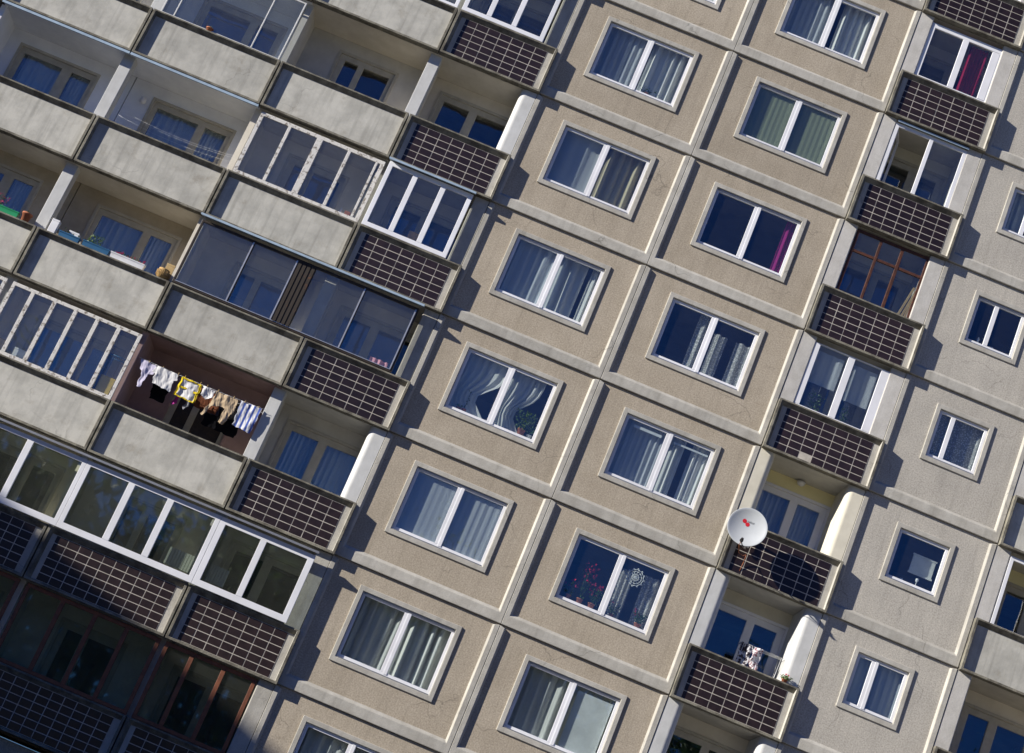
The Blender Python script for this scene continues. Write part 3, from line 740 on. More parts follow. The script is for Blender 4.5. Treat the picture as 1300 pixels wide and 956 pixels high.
# inside ledges (boards behind the frame) so that pots stand on something
def ledge(x0,x1,k): MB().box(x0,x1,.092,.30,H*k+.95,H*k+.983).build('window_board', M['pvc'], B, ((x0+x1)/2,.1,H*k+.95))
for k in range(4,11): ledge(-2.78,-.80,k); ledge(.82,2.78,k)
for k in (6,8): MB().box(7.0,8.06,.092,.30,H*k+1.2,H*k+1.232).build('window_board', M['pvc'], B, (7.5,.1,H*k+1.2))
pot_plant(-1.12,.15,sz(6),'bushy green house plant in an orange-red pot in the right pane, left tan column', leaves=330, lr=.26, lh=.40, ls=.035, lm='leaf2', r=.08, h=.14)
pot_plant(-.93,.18,sz(6),'dark trailing plant in a white pot beside the orange-red pot', pot='whiteplastic', leaves=160, lr=.15, lh=.2, ls=.03, lm='leaf', r=.06, h=.09)
pot_plant(-2.52,.16,sz(6),'small yellow-green plant low in the left pane beside the swept net curtain', pot='terracotta', leaves=40, lr=.09, lh=.07, lm='leaf2', r=.05,h=.06)
pot_plant(-2.40,.17,sz(6),'thin upright sprig with few leaves in the left pane beside the swept net curtain', pot='terracotta', leaves=22, lr=.05, lh=.42, lm='leaf', r=.05,h=.07, stems=2)
pot_plant(-1.45,.15,sz(9),'thin trailing house plant in the highest full window, left tan column', pot='terracotta', leaves=40, lr=.2, lh=.12, ls=.03, lm='leaf', r=.05,h=.06)
for i,(x,r,lh,fl,lab) in enumerate(((1.05,.06,.25,6,'red geranium at the far left of the geranium window'),(1.30,.07,.62,16,'tall red geranium, its blossoms reaching highest, in the geranium window'),
                     (1.56,.07,.34,10,'dense red geranium just left of the mullion in the geranium window'))):
    pot_plant(x,.155,sz(5),lab,leaves=90,lr=.16,lh=lh,ls=.03,flowers=fl*2,r=r,h=.10,stems=8,cat='geranium')
pot_plant(2.02,.17,sz(5),'small arching plant right of the mullion in the geranium window',leaves=50,lr=.14,lh=.2,lm='leaf2',r=.05,h=.07,flowers=1)
pot_plant(2.58,.17,sz(5),'dark bushy plant with a few red blossoms at the right end of the geranium window',leaves=130,lr=.16,lh=.24,r=.07,h=.09,flowers=4)
pz = lambda k: H*k+1.062
MB().box(3.95,5.78,.02,.26,H*7+1.0,H*7+1.06).build('window_board', M['pvc'], B, (4.8,.1,H*7+1.0))
pot_plant(4.42,.15,H*7+1.062,'green leafy plant low behind the left glass of the white-sided loggia',leaves=110,lr=.2,lh=.42,ls=.04,r=.07,h=.1,lm='leaf2')
pot_plant(5.12,.15,H*7+1.062,'slim green plant behind the right glass of the white-sided loggia',leaves=50,lr=.1,lh=.4,ls=.035,r=.06,h=.1,lm='leaf2')
pot_plant(5.72,-.09,pz(5),'dry brownish-green plant in a small pot at the right end of the tiled parapet',leaves=70,lr=.13,lh=.08,ls=.03,r=.06,h=.07,lm='leaf2',flowers=2,fm='petal')
# long planters on the parapet, storey 6
def planter(x0, x1, k, mtl, label, h=.13, leaves=60, lm='leaf', lh=.12, flowers=0, fm='petal', lx=None, cat='planter'):
    z = pz(k); xm = (x0+x1)/2
    o = empty('planter_box', (xm,-.095,z)); tag(o, label, cat, 'plant boxes standing on the balcony parapet')
    b = MB(); yb, yf = -.16, -.03
    vs = []
    for zz, e in ((z,.012),(z+h,0)):
        vs += [(x0+e,yb+e,zz),(x1-e,yb+e,zz),(x1-e,yf-e,zz),(x0+e,yf-e,zz)]
    b.add(vs, [(3,2,1,0),(0,1,5,4),(1,2,6,5),(2,3,7,6),(3,0,4,7)])
    b.ring(x0-.008,x1+.008,0,0,x0,x1,0,0,0,0) if False else None
    b.box(x0-.008,x1+.008,yb-.008,yb+.004,z+h-.02,z+h+.002); b.box(x0-.008,x1+.008,yf-.004,yf+.008,z+h-.02,z+h+.002)
    b.box(x0-.008,x0+.004,yb+.004,yf-.004,z+h-.02,z+h+.002); b.box(x1-.004,x1+.008,yb+.004,yf-.004,z+h-.02,z+h+.002)
    b.tidy = False
    b.build('box', M[mtl], o, (xm,-.095,z), solid=0)
    MB().box(x0+.004,x1-.004,yb+.004,yf-.004,z+h-.03,z+h-.02).build('soil', M['soil'], o, (xm,-.095,z+h))
    a, c = lx or (x0+.03, x1-.03)
    f = MB(); f.tidy = False
    for i in range(leaves): f.leaf((random.uniform(a,c), random.uniform(yb,yf), z+h-.01+lh*random.random()**1.3), .022*random.uniform(.7,1.3))
    f.build('foliage', M[lm], o, (xm,-.095,z+h))
    if flowers:
        p = MB(); p.tidy = False
        for i in range(flowers):
            q = (random.uniform(a,c), random.uniform(yb,yf), z+h+lh*random.uniform(.3,1))
            for _ in range(9): p.leaf((q[0]+random.gauss(0,.012), q[1]+random.gauss(0,.012), q[2]+random.gauss(0,.01)), .016)
        p.build('flowers', M[fm], o, (xm,-.095,z+h))
    return o
planter(-13.35,-12.60,6,'greenplastic','long bright green plant box on the parapet at the left edge', flowers=14, fm='petal_p', leaves=90, lx=(-13.33,-12.95), lh=.25)
planter(-11.66,-11.20,6,'blueplastic','shorter blue plant box, nearly bare, on the parapet right of the pillar', leaves=16, h=.12)
planter(-11.12,-10.52,6,'blueplastic','longer blue plant box with a grassy tuft on the parapet', leaves=180, lx=(-11.05,-10.75), lh=.22, lm='leaf2')
planter(-10.48,-9.72,6,'whiteplastic','long white plant box with red and yellow flowers on the parapet', leaves=90, flowers=14, h=.13, lh=.07)
planter(-8.75,-8.2,3,'terracotta','dim plant box with orange and yellow flowers behind the brown glazing, lower left', leaves=80, flowers=8, fm='petal_y', h=.12) if False else None
pot_plant(-12.44,-.095,pz(6),'empty-looking terracotta pot beside the green plant box', leaves=14, lr=.05, lh=.06, r=.105, h=.20)
def simple(name, mb, m, loc, label, cat, bevel=.004, group=None):
    return tag(mb.build(name, M[m] if isinstance(m,str) else [M[q] for q in m], None, loc, bevel=bevel), label, cat, group)
z6 = pz(6)
def carton(name, x0,x1,y0,y1,z0,z1,m,label,cat):
    b = MB(); b.box(x0,x1,y0,y1,z0,z1,0)
    b.box(x0-.004,x1+.004,y0-.004,y1+.004,z1-.035,z1+.006,0)          # lid
    b.tidy = False
    return simple(name,b,m,((x0+x1)/2,(y0+y1)/2,z0),label,cat)
carton('storage_box',-11.90,-11.74,-.16,-.02,z6,z6+.30,'whiteplastic','tall white box on the parapet just right of the pillar','box')
carton('storage_box',-11.52,-11.30,.02,.16,z6-.02,z6+.25,'whiteplastic','white box partly hidden behind the shorter blue plant box','box')
carton('storage_box',-9.34,-9.16,.0,.14,z6+.02,z6+.40,'palewood','tall beige box behind the wicker basket','box')
MB().box(-11.6,-9.14,-.0,.18,z6-.06,z6-.021).build('ledge_board', M['whitepaint'], B, (-10.4,0,z6-.05))
bk = MB(); bk.lathe((-9.31,-.10,z6),[(.085,0),(.12,.06),(.135,.13),(.11,.19),(.125,.21),(.115,.215),(.10,.195)],seg=22)
for a in range(24):
    t = 2*math.pi*a/24; bk.tube((-9.31+.137*math.cos(t),-.10+.137*math.sin(t),z6+.05),(-9.31+.137*math.cos(t),-.10+.137*math.sin(t),z6+.17),.006,seg=5)
simple('wicker_basket',bk,'wicker',(-9.31,-.10,z6),'round wicker basket at the right end of the flower-box parapet','basket',bevel=0)
pot_plant(-10.82,-.095,H*8+1.062,'small terracotta pot on the white-edged parapet of the glazed balcony, top left', leaves=16, lr=.06, lh=.05, r=.08,h=.10)
# storey 7 box, storey 6 pink cloth, storey 5 ochre box
carton('cardboard_box',-4.98,-4.72,.02,.28,H*7+1.10,H*7+1.42,'cardboard','brown cardboard box behind the middle pane of the white three-pane glazing','box')
MB().box(-5.9,-4.1,-.0,.32,H*7+1.02,H*7+1.095).build('ledge_board', M['whitepaint'], B, (-5,0,H*7+1.0))
o = curtain(-4.62,-4.22,H*6+1.12,H*6+1.27,-.06,'magenta','pink cloth lying on the ledge behind the dark glazing, lower right corner',folds=3,amp=.03,cat='cloth')
o.data.materials[0] = cloth_mat('pale_pink_cloth',(.75,.38,.46),.0,.2); o.name = 'folded_cloth'
MB().box(-4.8,-4.15,-.12,.1,H*6+1.04,H*6+1.11).build('ledge_board', M['whitepaint'], B, (-4.5,0,H*6+1.04))
carton('storage_bin',-9.52,-9.22,-.01,.25,H*5+1.10,H*5+1.52,'yellowplastic','ochre yellow bin behind the right end of the flaking white glazing','bin')
MB().box(-10.2,-9.16,-.02,.3,H*5+1.03,H*5+1.095).build('ledge_board', M['whitepaint'], B, (-9.7,0,H*5+1.04))
# radiators / cupboards behind the long white glazing
def radiator(x0,x1,k,y,label):
    z = H*k+1.30; o = MB(); n = int((x1-x0)/.055)
    for i in range(n): o.box(x0+i*(x1-x0)/n+.004, x0+(i+1)*(x1-x0)/n-.004, y, y+.08, z, z+.36)
    o.box(x0,x1,y+.02,y+.06,z+.03,z+.06); o.box(x0,x1,y+.02,y+.06,z+.3,z+.33); o.box(x0+.05,x0+.09,y+.08,y+.12,z+.05,z+.3); o.tidy=False
    simple('radiator',o,'whitepaint',((x0+x1)/2,y,z),label,'radiator',bevel=.003)
radiator(-6.75,-6.2,4,.25,'white ribbed radiator behind the third pane of the long white glazing')
radiator(-5.85,-5.45,4,.25,'white ribbed radiator behind the last but one pane of the long white glazing')
# ornaments in the grey window
b = MB(); zz = H*8+1.232
b.lathe((7.30,.18,zz),[(.03,0),(.045,.04),(.02,.09),(.028,.15),(.012,.2)],seg=12); simple('figurine',b,'whiteplastic',(7.3,.18,zz),'small white figurine behind the first grey-panel window','figurine',bevel=0)
b = MB(); b.lathe((7.62,.18,zz),[(.03,0),(.05,.03),(.055,.08),(.04,.09)],seg=12); simple('cup',b,'whiteplastic',(7.62,.18,zz),'small white cup on the sill of the first grey-panel window','cup',bevel=0)
zz = H*6+1.232
b = MB(); b.lathe((7.68,.17,zz),[(.035,0),(.02,.02),(.008,.04),(.008,.12),(.03,.14),(.035,.19),(.03,.2)],seg=12); simple('goblet',b,'whiteplastic',(7.68,.17,zz),'small white goblet on the sill of the single-pane grey window','goblet',bevel=0)
b = MB(); b.lathe((7.36,.17,zz),[(.035,0),(.05,.03),(.04,.07),(.02,.08)],seg=12); simple('jar',b,'whiteplastic',(7.36,.17,zz),'small white jar left of the goblet in the single-pane grey window','jar',bevel=0)
b = MB(); b.box(7.48,7.98,.30,.33,H*6+1.55,H*6+1.95); b.box(7.46,8.0,.285,.30,H*6+1.93,H*6+1.97); b.box(7.46,8.0,.285,.30,H*6+1.53,H*6+1.57); b.tidy=False
simple('white_board',b,'blind',(7.7,.3,H*6+1.55),'white rectangular board inside the single-pane grey window','board')
# planks on storey 8 right
b = MB()
for i,(x,dx,zt) in enumerate(((5.42,.16,.80),(5.50,.14,.74),(5.57,.10,.86))):
    b.add([(x,.04,H*8+1.09),(x+.05,.04,H*8+1.09),(x+.05,.07,H*8+1.09),(x,.07,H*8+1.09),
           (x+dx,.06,H*8+1.09+zt),(x+.05+dx,.06,H*8+1.09+zt),(x+.05+dx,.09,H*8+1.09+zt),(x+dx,.09,H*8+1.09+zt)],
          [(0,3,2,1),(4,5,6,7),(0,1,5,4),(1,2,6,5),(2,3,7,6),(3,0,4,7)])
MB().box(5.2,5.68,.031,.15,H*8+1.02,H*8+1.088).build('ledge_board', M['palewood'], B, (5.4,.1,H*8+1.03))
tag(b.build('wooden_slats', M['palewood'], None, (5.5,.06,H*8+1.09), bevel=.003), 'pale wooden slats leaning behind the right pane of the brown wooden glazing', 'slats')

# small clutter behind the old glazings
MB().box(-7.5,-6.1,-.04,.2,H*7+1.02,H*7+1.095).build('ledge_board', M['oldwood'], B, (-6.8,0,H*7+1.03))
b = MB(); b.lathe((-6.52,.05,H*7+1.097),[(.035,0),(.04,.02),(.04,.12),(.015,.17),(.015,.21)],seg=14); simple('bottle',b,'whiteplastic',(-6.52,.05,H*7+1.097),'pale bottle on the ledge at the right end of the flaking four-pane glazing','bottle',bevel=0)
b = MB(); b.lathe((-6.66,.06,H*7+1.097),[(.045,0),(.05,.02),(.05,.09),(.04,.10)],seg=14); simple('jar',b,'palewood',(-6.66,.06,H*7+1.097),'ochre jar beside the pale bottle behind the flaking four-pane glazing','jar',bevel=0)
carton('carton',-6.42,-6.30,.0,.12,H*7+1.097,H*7+1.27,'terracotta','reddish-brown carton right of the pale bottle behind the flaking glazing','box')
b = MB()
for q in range(7): b.tube((-9.56+q*.055,.10,H*5+2.02),(-9.56+q*.055,.42,H*5+2.02),.006,seg=6)
b.tube((-9.58,.10,H*5+2.02),(-9.2,.10,H*5+2.02),.012,seg=8); b.tube((-9.58,.42,H*5+2.02),(-9.2,.42,H*5+2.02),.012,seg=8)
simple('airer',b,'blueplastic',(-9.4,.1,H*5+2.02),'bright blue hanging airer above the ochre bin','airer',bevel=0)
carton('storage_box',-11.95,-11.66,.05,.3,H*5+1.0,H*5+1.42,'palewood','pale beige box behind the left end of the flaking white glazing','box')
carton('storage_box',-11.40,-11.10,.05,.3,H*5+1.0,H*5+1.36,'blind','whitish box behind the second pane of the flaking white glazing','box')
MB().box(-12.0,-10.9,.0,.35,H*5+.95,H*5+.998).build('ledge_board', M['oldwood'], B, (-11.5,0,H*5+.96))

# laundry
LZ = 16.16
rope = empty('clothes_line', (-7.5, 0.0, LZ)); tag(rope, 'thin clothes line with pegs stretched across the open brown loggia', 'clothes line')
rb = MB()
N = 16
for i in range(N):
    a = -8.98 + (2.82)*i/N; c = -8.98 + 2.82*(i+1)/N
    sg = lambda x: LZ - .03*(1-((x+7.57)/1.41)**2)
    rb.tube((a,0,sg(a)),(c,0,sg(c)),.004,seg=6); rb.tube((a,.34,sg(a)+.0),(c,.34,sg(c)),.004,seg=6)
rb.build('rope', M['whiteplastic'], rope, (-7.5,0,LZ))
for x in (-8.75,-8.45,-8.1,-7.95,-7.6,-7.45,-7.2,-6.85,-6.6,-6.3):
    MB().box(x-.006,x+.006,-.012,.012,LZ-.055,LZ+.02).build('peg', M['palewood'], rope, (x,0,LZ))
def garment(pts, y, m, name, label, cat, thick=.006, wr=.008, fold=2.2):
    """cloth outline hung from the line: subdivided sheet with wrinkles and real thickness"""
    bm = bmesh.new(); x0 = min(p[0] for p in pts); x1 = max(p[0] for p in pts); z0 = min(p[1] for p in pts); z1 = max(p[1] for p in pts)
    def inside(x,z):
        c = False; n = len(pts); j = n-1
        for i in range(n):
            xi,zi = pts[i]; xj,zj = pts[j]
            if (zi>z)!=(zj>z) and x < (xj-xi)*(z-zi)/(zj-zi)+xi: c = not c
            j = i
        return c
    st = .013; nx = int((x1-x0)/st)+1; nz = int((z1-z0)/st)+1; ph = random.random()*6
    vs = {}; mb = MB(); idx = {}; sd_ = random.random()*50
    def vert(i,j):
        if (i,j) not in idx:
            x = x0+(x1-x0)*i/nx; z = z0+(z1-z0)*j/nz; q = (z1-z)/(z1-z0+1e-6)
            yy = y + wr*(.35+q)*math.sin(fold*(x-x0)/(x1-x0+.01)*3 + ph + 1.3*math.sin(z*9+ph)) + .35*wr*math.sin(x*17+z*23+ph)
            yy += wr*2.2*noise.noise((x*11, z*4, sd_)) + wr*.9*noise.noise((x*30+z*9, z*13, sd_+9))
            idx[(i,j)] = len(mb.v); mb.v.append((x + .008*math.sin(z*31+ph), yy, z + .006*math.sin(x*27+ph)))
        return idx[(i,j)]
    for i in range(nx):
        for j in range(nz):
            if inside(x0+(x1-x0)*(i+.5)/nx, z0+(z1-z0)*(j+.5)/nz):
                mb.f.append([vert(i,j),vert(i+1,j),vert(i+1,j+1),vert(i,j+1)]); mb.m.append(0); mb.sm.append(True)
    mt = m if not isinstance(m,str) else M[m]
    o = mb.build(name, mt, None, ((x0+x1)/2, y, z1), solid=thick, sub=1)
    return tag(o, label, cat, 'laundry hung on the balcony line')
cl = lambda n, c, **k: cloth_mat(n, c, 0.0, .25, **k)
lav = cl('lavender_white_cloth',(.72,.68,.82)); wht = cl('white_cotton',(.80,.79,.78)); yel = cl('yellow_cotton',(.80,.62,.04)); bei = cl('beige_cotton',(.58,.45,.30))
blk = cl('black_cotton',(.012,.012,.014)); brn = cl('rust_brown_cotton',(.18,.07,.04)); pnk = cl('magenta_knit',(.45,.06,.30)); stp = cl('striped_towel_cloth',(.80,.80,.82), stripes=((.10,.16,.50),58))
gry = cl('grey_knit',(.30,.31,.34))
T = LZ-.02
garment([(-8.93,T),(-8.58,T-.01),(-8.56,T-.22),(-8.66,T-.25),(-8.70,T-.56),(-8.78,T-.57),(-8.80,T-.24),(-8.88,T-.20)], -.01, lav,'shirt','lavender-white shirt with a dangling sleeve, first item on the line','shirt')
garment([(-8.55,T-.0),(-8.08,T-.02),(-8.06,T-.14),(-8.12,T-.17),(-8.10,T-.42),(-8.52,T-.38),(-8.53,T-.18),(-8.62,T-.16)], -.03, wht,'shirt','plain white short-sleeved shirt left of the yellow-edged one','shirt')
ybib = garment([(-7.98,T-.02),(-7.56,T-.03),(-7.55,T-.44),(-7.97,T-.42)], -.02, wht,'shirt','white shirt with broad yellow edging in the middle of the line','shirt')
for poly in ([(-7.99,T-.01),(-7.55,T-.02),(-7.55,T-.05),(-7.99,T-.045)],[(-7.99,T-.2),(-7.55,T-.215),(-7.55,T-.255),(-7.99,T-.24)],[(-8.0,T-.02),(-7.955,T-.02),(-7.955,T-.43),(-8.0,T-.43)],[(-7.585,T-.02),(-7.54,T-.02),(-7.54,T-.45),(-7.585,T-.45)],[(-7.98,T-.41),(-7.55,T-.42),(-7.55,T-.45),(-7.98,T-.44)]):
    q = garment(poly,-.034,yel,'trim','x','x'); 
    for kx in ('label','category','group'): del q[kx]
    lw = LOC[q.name]; q.parent = ybib; q.location = lw - LOC[ybib.name]
garment([(-7.52,T-.02),(-7.24,T-.03),(-7.26,T-.20),(-7.36,T-.26),(-7.50,T-.22)], -.02, wht,'underwear','small crumpled white garment right of the yellow-edged shirt','underwear',wr=.014)
garment([(-7.22,T-.02),(-6.74,T-.02),(-6.72,T-.25),(-6.82,T-.62),(-6.93,T-.61),(-6.93,T-.30),(-7.04,T-.28),(-7.20,T-.36),(-7.28,T-.60),(-7.34,T-.58),(-7.24,T-.25)], -.02, bei,'trousers','crumpled beige trousers on the right half of the line','trousers',wr=.014)
garment([(-6.68,T-.01),(-6.22,T+.0),(-6.23,T-.58),(-6.64,T-.54)], -.02, stp,'towel','white towel with blue stripes at the right end of the line','towel')
garment([(-8.62,T-.0),(-8.2,T-.0),(-8.2,T-.62),(-8.5,T-.62)], .33, blk,'shirt','black shirt hanging in the shade behind the white shirt','shirt')
garment([(-7.62,T-.0),(-7.1,T-.0),(-7.1,T-.42),(-7.6,T-.42)], .33, brn,'shirt','rust brown shirt on the rear line behind the beige trousers','shirt')
garment([(-7.05,T-.0),(-6.5,T-.0),(-6.55,T-.72),(-7.3,T-.70),(-7.3,T-.44),(-7.05,T-.42)], .345, blk,'trousers','black trousers hanging lowest on the rear line','trousers')
garment([(-8.0,T-.0),(-7.93,T-.0),(-7.93,T-.52),(-8.03,T-.58),(-8.05,T-.50),(-8.0,T-.44)], .30, pnk,'sock','magenta and dark sock hanging below the white shirt','sock')
garment([(-7.76,T-.0),(-7.68,T-.0),(-7.68,T-.46),(-7.74,T-.58),(-7.80,T-.52),(-7.76,T-.42)], .30, gry,'sock','pale grey sock hanging below the yellow-edged shirt','sock')
garment([(-8.86,T-.0),(-8.80,T-.0),(-8.78,T-.40),(-8.85,T-.44)], .30, brn,'sock','thin brown sock near the left end behind the lavender shirt','sock')

# clothes lines of the cool white loggia
b = MB()
for y,zz in ((.25,.0),(.45,.03),(.65,.0)):
    for i in range(12):
        a = -11.95+2.8*i/12; c = -11.95+2.8*(i+1)/12; g2 = lambda x: H*7+1.55+zz-.10*(1-((x+10.55)/1.4)**2)
        b.tube((a,y,g2(a)),(c,y,g2(c)),.0022,seg=5)
tag(b.build('clothes_line', M['whiteplastic'], None, (-10.5,.4,H*7+1.5)), 'empty sagging clothes lines across the cool white loggia', 'clothes line')
# drying rack with patterned clothes, storey 5 right
rk = empty('drying_rack', (5.1,.45,H*5+.05)); tag(rk, 'folding drying rack standing in the loggia below the satellite dish', 'drying rack')
b = MB()
for y in (.30,.38,.46,.54): b.tube((4.72,y,15.60),(5.62,y,15.60),.005,seg=6)
for x in (4.72,5.62): b.tube((x,.26,15.60),(x,.58,15.60),.007,seg=6)
b.build('rail', M['silver'], rk, (5.1,.4,15.6))
for x in (4.76,5.58):
    for y0_,y1_ in ((.26,.58),(.58,.26)):
        MB().tube((x,y0_,H*5+.052),(x,y1_,15.59),.008,seg=6).build('leg', M['silver'], rk, (x,.4,H*5+.05))
pat = mat('black_white_print', (.55,.54,.55), .8, (.03,.02,.03), scale=14, detail=8, lo=.45, hi=.52)
garment([(4.72,15.60),(4.98,15.60),(4.96,14.95),(4.70,14.95)], .29, pat,'blouse','dark patterned blouse hanging left on the drying rack','blouse',wr=.02)
garment([(4.99,15.60),(5.18,15.60),(5.20,14.90),(4.98,14.85)], .28, mat('white_print', (.72,.70,.70), .8, (.25,.10,.12), scale=22, detail=8, lo=.5, hi=.55),'blouse','lighter white-patterned blouse hanging right on the drying rack','blouse',wr=.02)

# satellite dish
DC = Vector((3.91,-.50,17.64)); D = empty('satellite_dish', (4.2,-.19,17.5)); tag(D, 'round light grey satellite dish with red dots logo on the tiled parapet', 'satellite dish')
nrm = Vector((-.12,-1.0,.06)).normalized()      # facing outwards
rotm = nrm.to_track_quat('Z','Y').to_matrix()
def dsh(p): return DC + rotm @ Vector(p)
Rr = .405; prof = [(Rr*t/10, .085*(t/10)**2) for t in range(0,11)]
prof = [(max(r,.002),z) for r,z in prof] + [(Rr+.008,.085),(Rr+.008,.072)] + [(max(Rr*t/10,.002), .085*(t/10)**2-.012) for t in range(10,-1,-1)]
m = MB(); m.lathe(DC, prof, seg=48, rot=rotm, cap=False); m.build('reflector', M['dish'], D, DC)
# logo: two linked red dots and a grey word
up = Vector((0,0,1)); xr = Vector((1,0,0))
def on_dish(x, z, off=.004):
    r2_ = x*x+z*z; loc_n = .085*r2_/(Rr*Rr)+off
    ax = (rotm.transposed() @ (xr - nrm*xr.dot(nrm))).normalized(); az = (rotm.transposed() @ (up - nrm*up.dot(nrm))).normalized()
    p = ax*x + az*z; return DC + rotm @ (Vector((p.x,p.y,0)) + Vector((0,0,loc_n)))
lg = MB()
for lx, lz in ((-.095,.125),(-.015,.075)):
    ring_ = [on_dish(lx+.044*math.cos(t*math.pi/10), lz+.044*math.sin(t*math.pi/10), .0035) for t in range(20)]
    lg.add(ring_, [tuple(range(20))])
lg.add([on_dish(-.09,.09,.003),on_dish(-.02,.06,.003),on_dish(-.01,.09,.003),on_dish(-.075,.12,.003)],[(0,1,2,3)])
lg.tidy = False; lg.build('logo', M['dishlogo'], D, DC)
def text_mesh(body, size):
    cu = bpy.data.curves.new('t','FONT'); cu.body = body; cu.size = size; cu.extrude = 0; cu.align_x = 'LEFT'
    ob = bpy.data.objects.new('t', cu); COL.objects.link(ob)
    dg = bpy.context.evaluated_depsgraph_get(); me = ob.evaluated_get(dg).to_mesh()
    vs = [v.co.copy() for v in me.vertices]; fs = [tuple(p.vertices) for p in me.polygons]
    ob.evaluated_get(dg).to_mesh_clear(); bpy.data.objects.remove(ob); bpy.data.curves.remove(cu)
    return vs, fs
vs, fs = text_mesh('telsat', .07)
tw = MB(); tw.add([on_dish(-.035+v.x*.98, .118+v.y+.0*v.x, .0045) for v in vs], fs); tw.tidy = False
tw.build('lettering', M['dishtext'], D, DC)
# arm and receiver
a0_ = dsh((0,0,0)); foot = Vector((3.98,-.40,17.26)); lnb = Vector((3.84,-.90,17.22))
arm = MB(); arm.tube(foot, lnb, .014, seg=8); arm.build('arm', M['metal'], D, foot)
ln = MB(); ln.tube(lnb+Vector((0,.02,.03)), lnb+Vector((.02,.12,.10)), .038, seg=14, r2=.03); ln.tube(lnb+Vector((0,-.03,0)), lnb+Vector((0,.02,.03)), .022, seg=12); ln.build('receiver', M['blackplastic'], D, lnb)
br = MB(); br.tube((4.05,-.38,17.72),(4.05,-.20,17.60),.022,seg=10); br.tube((4.05,-.20,17.30),(4.05,-.20,17.66),.024,seg=12); br.box(3.97,4.13,-.40,-.37,17.60,17.84); br.box(3.98,4.12,-.215,-.186,17.34,17.40); br.build('bracket', M['metal'], D, (4.05,-.2,17.4))
# cable loop
cb = MB(); pts = [lnb, Vector((3.84,-.75,17.2)), Vector((3.92,-.5,17.1)), Vector((4.05,-.3,17.12)), Vector((4.12,-.22,17.2)), Vector((4.13,-.15,17.05)), Vector((4.12,-.10,16.85))]
for a, c in zip(pts, pts[1:]): cb.tube(a, c, .007, seg=6)
cb.build('cable', M['copper'], D, lnb)

# lamps on the loggia walls and ceilings
def lamp(x,y,z,label,r=.09,up=False):
    o = empty('ceiling_lamp' if up else 'wall_lamp',(x,y,z)); tag(o,label,'lamp')
    if up:
        MB().lathe((x,y,z),[(r*.9,0),(r,-.02),(r*.98,-.03)],seg=24).build('base',M['metal'],o,(x,y,z))
        MB().lathe((x,y,z-.03),[(r*.95,0),(r*.85,-.04),(r*.5,-.075),(.004,-.085)],seg=24).build('shade',M['whiteplastic'],o,(x,y,z))
    else:
        MB().lathe((x,y,z),[(r*.5,0),(r*.5,.02)],seg=16,rot=Matrix.Rotation(R_(90),3,'X')).build('base',M['metal'],o,(x,y,z))
        MB().lathe((x,y-.05,z),[(.01,.06),(r*.6,.05),(r*.8,-.03),(r*.7,-.08),(.01,-.10)],seg=20).build('shade',M['whiteplastic'],o,(x,y-.05,z))
lamp(4.86,.98,H*7-.105,'round ceiling lamp in the yellow loggia above the satellite dish',.10,True)
lamp(-11.72,1.06,H*8-.55,'small white wall lamp beside the window of the cool white loggia',.09)

# ------------------------------------------------------------------ out of view: trees reflected in the glass, block added for its shade
N_ = empty('shadow_block', (-60,-20,GZ)); tag(N_, 'plain unseen apartment block added to shade the lower left of the facade', 'apartment block')  # unseen block, placed and sized so its shadow falls on the lower left
nb = MB(); nb.box(-78,-43.5,-30,-12,GZ-.2,24.0); nb.build('wall', M['grey'], N_, (-60,-20,GZ))
rf = MB(); rf.box(-78.2,-43.4,-30.2,-11.9,24.0,24.2); rf.build('roof', M['slab'], N_, (-60,-20,24.0))
for k in range(6):
    wm = MB()
    for i in range(9): wm.box(-76+i*3.7,-74.2+i*3.7,-11.99,-11.96,GZ+1+2.8*k,GZ+2.4+2.8*k)
    wm.build('window_row', M['glass_dark'], N_, (-60,-12,GZ+1+2.8*k))
# trees behind the viewer
def tree_mesh(seed, hh):
    rnd = random.Random(seed); st = random.getstate(); random.seed(seed)
    t = MB(); t.tube((0,0,0),(0,0,hh*.35),.32,seg=10,r2=.24); cl_ = []
    for i in range(16):
        a = random.random()*6.28; z = hh*random.uniform(.12,.8); r = hh*random.uniform(.1,.24)*(1.2-z/hh)
        q = (r*math.cos(a)*1.4, r*math.sin(a)*1.4, z+hh*.12); t.tube((0,0,z*.75),q,.12,seg=6,r2=.03); cl_.append(q)
    t.tube((0,0,hh*.35),(0,0,hh*.85),.24,seg=8,r2=.05)
    f = MB(); f.tidy = False
    for i in range(3600):
        q = random.choice(cl_); s_ = hh*.095
        f.leaf((q[0]+random.gauss(0,s_), q[1]+random.gauss(0,s_), q[2]+random.gauss(0,s_*1.0)), .55)
    for i in range(700): f.leaf((random.gauss(0,hh*.05), random.gauss(0,hh*.05), hh*random.uniform(.75,1)), .3)
    random.setstate(st); return t, f
tt, ff = tree_mesh(3, 20)
t0 = empty('broadleaf_tree', (-40,-75,GZ)); tag(t0, 'broad green tree in the row across the street, facing the block', 'tree', 'row of trees across the street')
tt.v = [(x-40,y-75,z+GZ) for x,y,z in tt.v]; ff.v = [(x-40,y-75,z+GZ) for x,y,z in ff.v]
tt.build('trunk', mat('bark',(.08,.06,.04),.9), t0, (-40,-75,GZ)); ff.build('crown', M['leaf'], t0, (-40,-75,GZ))
for i in range(1, 13):
    c = t0.copy(); COL.objects.link(c); c.location = (-40+i*6.4+random.uniform(-1,1), -75+random.uniform(-4,4), GZ); c.rotation_euler = (0,0,random.random()*6)
    sc_ = random.uniform(.92,1.12); c.scale = (sc_,sc_,sc_)
    for ch in list(t0.children):
        d2 = ch.copy(); COL.objects.link(d2); d2.parent = c


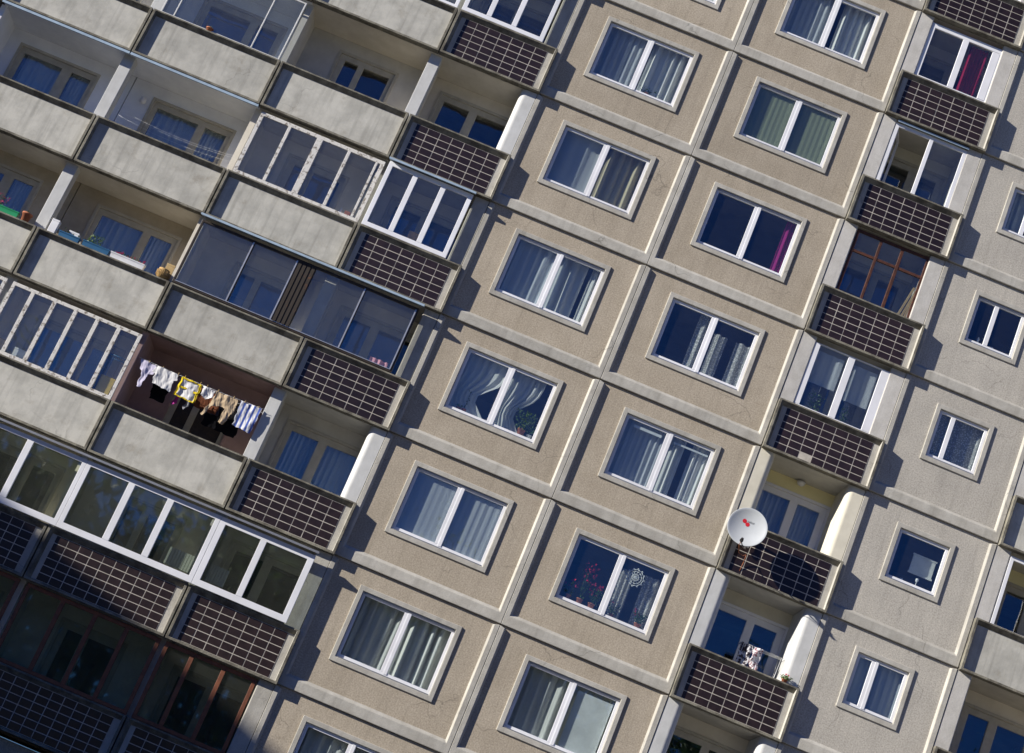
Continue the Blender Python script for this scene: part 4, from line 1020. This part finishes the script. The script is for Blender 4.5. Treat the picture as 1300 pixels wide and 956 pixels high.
# ------------------------------------------------------------------ setting
g = MB(); g.add([(-900,-900,GZ),(900,-900,GZ),(900,900,GZ),(-900,900,GZ)], [(0,1,2,3)])
gr = g.build('ground', mat('lawn_and_soil', (.34,.31,.25), .95, (.27,.26,.20), scale=.6, fine=.3, fscale=8)); gr['kind'] = 'structure'

# ------------------------------------------------------------------ light
SX, SY, SZ = -2.8, -1.0, .99                  # direction towards the sun
sd = Vector((SX, SY, SZ)).normalized()
elev = math.asin(sd.z)
w = bpy.data.worlds.new('World'); scene.world = w; w.use_nodes = True
wn, wl = w.node_tree.nodes, w.node_tree.links
sky = wn.new('ShaderNodeTexSky'); sky.sky_type = 'NISHITA'; sky.sun_disc = False
sky.sun_elevation = elev
sky.sun_rotation = math.atan2(sd.x, sd.y) % (2*math.pi)
sky.ozone_density = 8.0; sky.air_density = 1.0; sky.dust_density = .0
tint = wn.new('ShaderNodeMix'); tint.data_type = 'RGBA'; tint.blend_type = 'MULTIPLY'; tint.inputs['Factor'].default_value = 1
tint.inputs['B'].default_value = (.36, .62, 1.12, 1)        # sky light tinted bluer so the shade turns navy
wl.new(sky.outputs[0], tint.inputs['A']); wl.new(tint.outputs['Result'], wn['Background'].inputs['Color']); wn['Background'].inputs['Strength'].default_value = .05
L = bpy.data.lights.new('sun', 'SUN'); L.energy = 5.0; L.angle = R_(.53); L.color = (1, .95, .87)
lo = bpy.data.objects.new('sun', L); COL.objects.link(lo); lo.location = (-30, -12, 30)
lo.rotation_euler = sd.to_track_quat('Z', 'Y').to_euler()

# ------------------------------------------------------------------ camera
cam = bpy.data.cameras.new('camera'); co = bpy.data.objects.new('camera', cam); COL.objects.link(co)
CAMPOS = (-0.77426, -36.18026, 7.63563); FPX = 2288.921
yaw, pitch, roll = -0.0346905, 0.3189246, 0.4037876
cy, sy, cp, sp = math.cos(yaw), math.sin(yaw), math.cos(pitch), math.sin(pitch)
f = Vector((sy*cp, cy*cp, sp)); r = Vector((cy, -sy, 0)); u = r.cross(f)
r2 = math.cos(roll)*r + math.sin(roll)*u; u2 = -math.sin(roll)*r + math.cos(roll)*u
co.matrix_world = Matrix(((r2.x,u2.x,-f.x,CAMPOS[0]),(r2.y,u2.y,-f.y,CAMPOS[1]),(r2.z,u2.z,-f.z,CAMPOS[2]),(0,0,0,1)))
cam.sensor_fit = 'HORIZONTAL'; cam.sensor_width = 36; cam.lens = 36*FPX/1300
cam.shift_y = -45/1300
cam.clip_end = 3000; cam.clip_start = .5
scene.camera = co
scene.view_settings.view_transform = 'Standard'; scene.view_settings.look = 'None'
scene.view_settings.exposure = 0.75; scene.view_settings.gamma = 1
scene.render.resolution_x = 1024; scene.render.resolution_y = 753
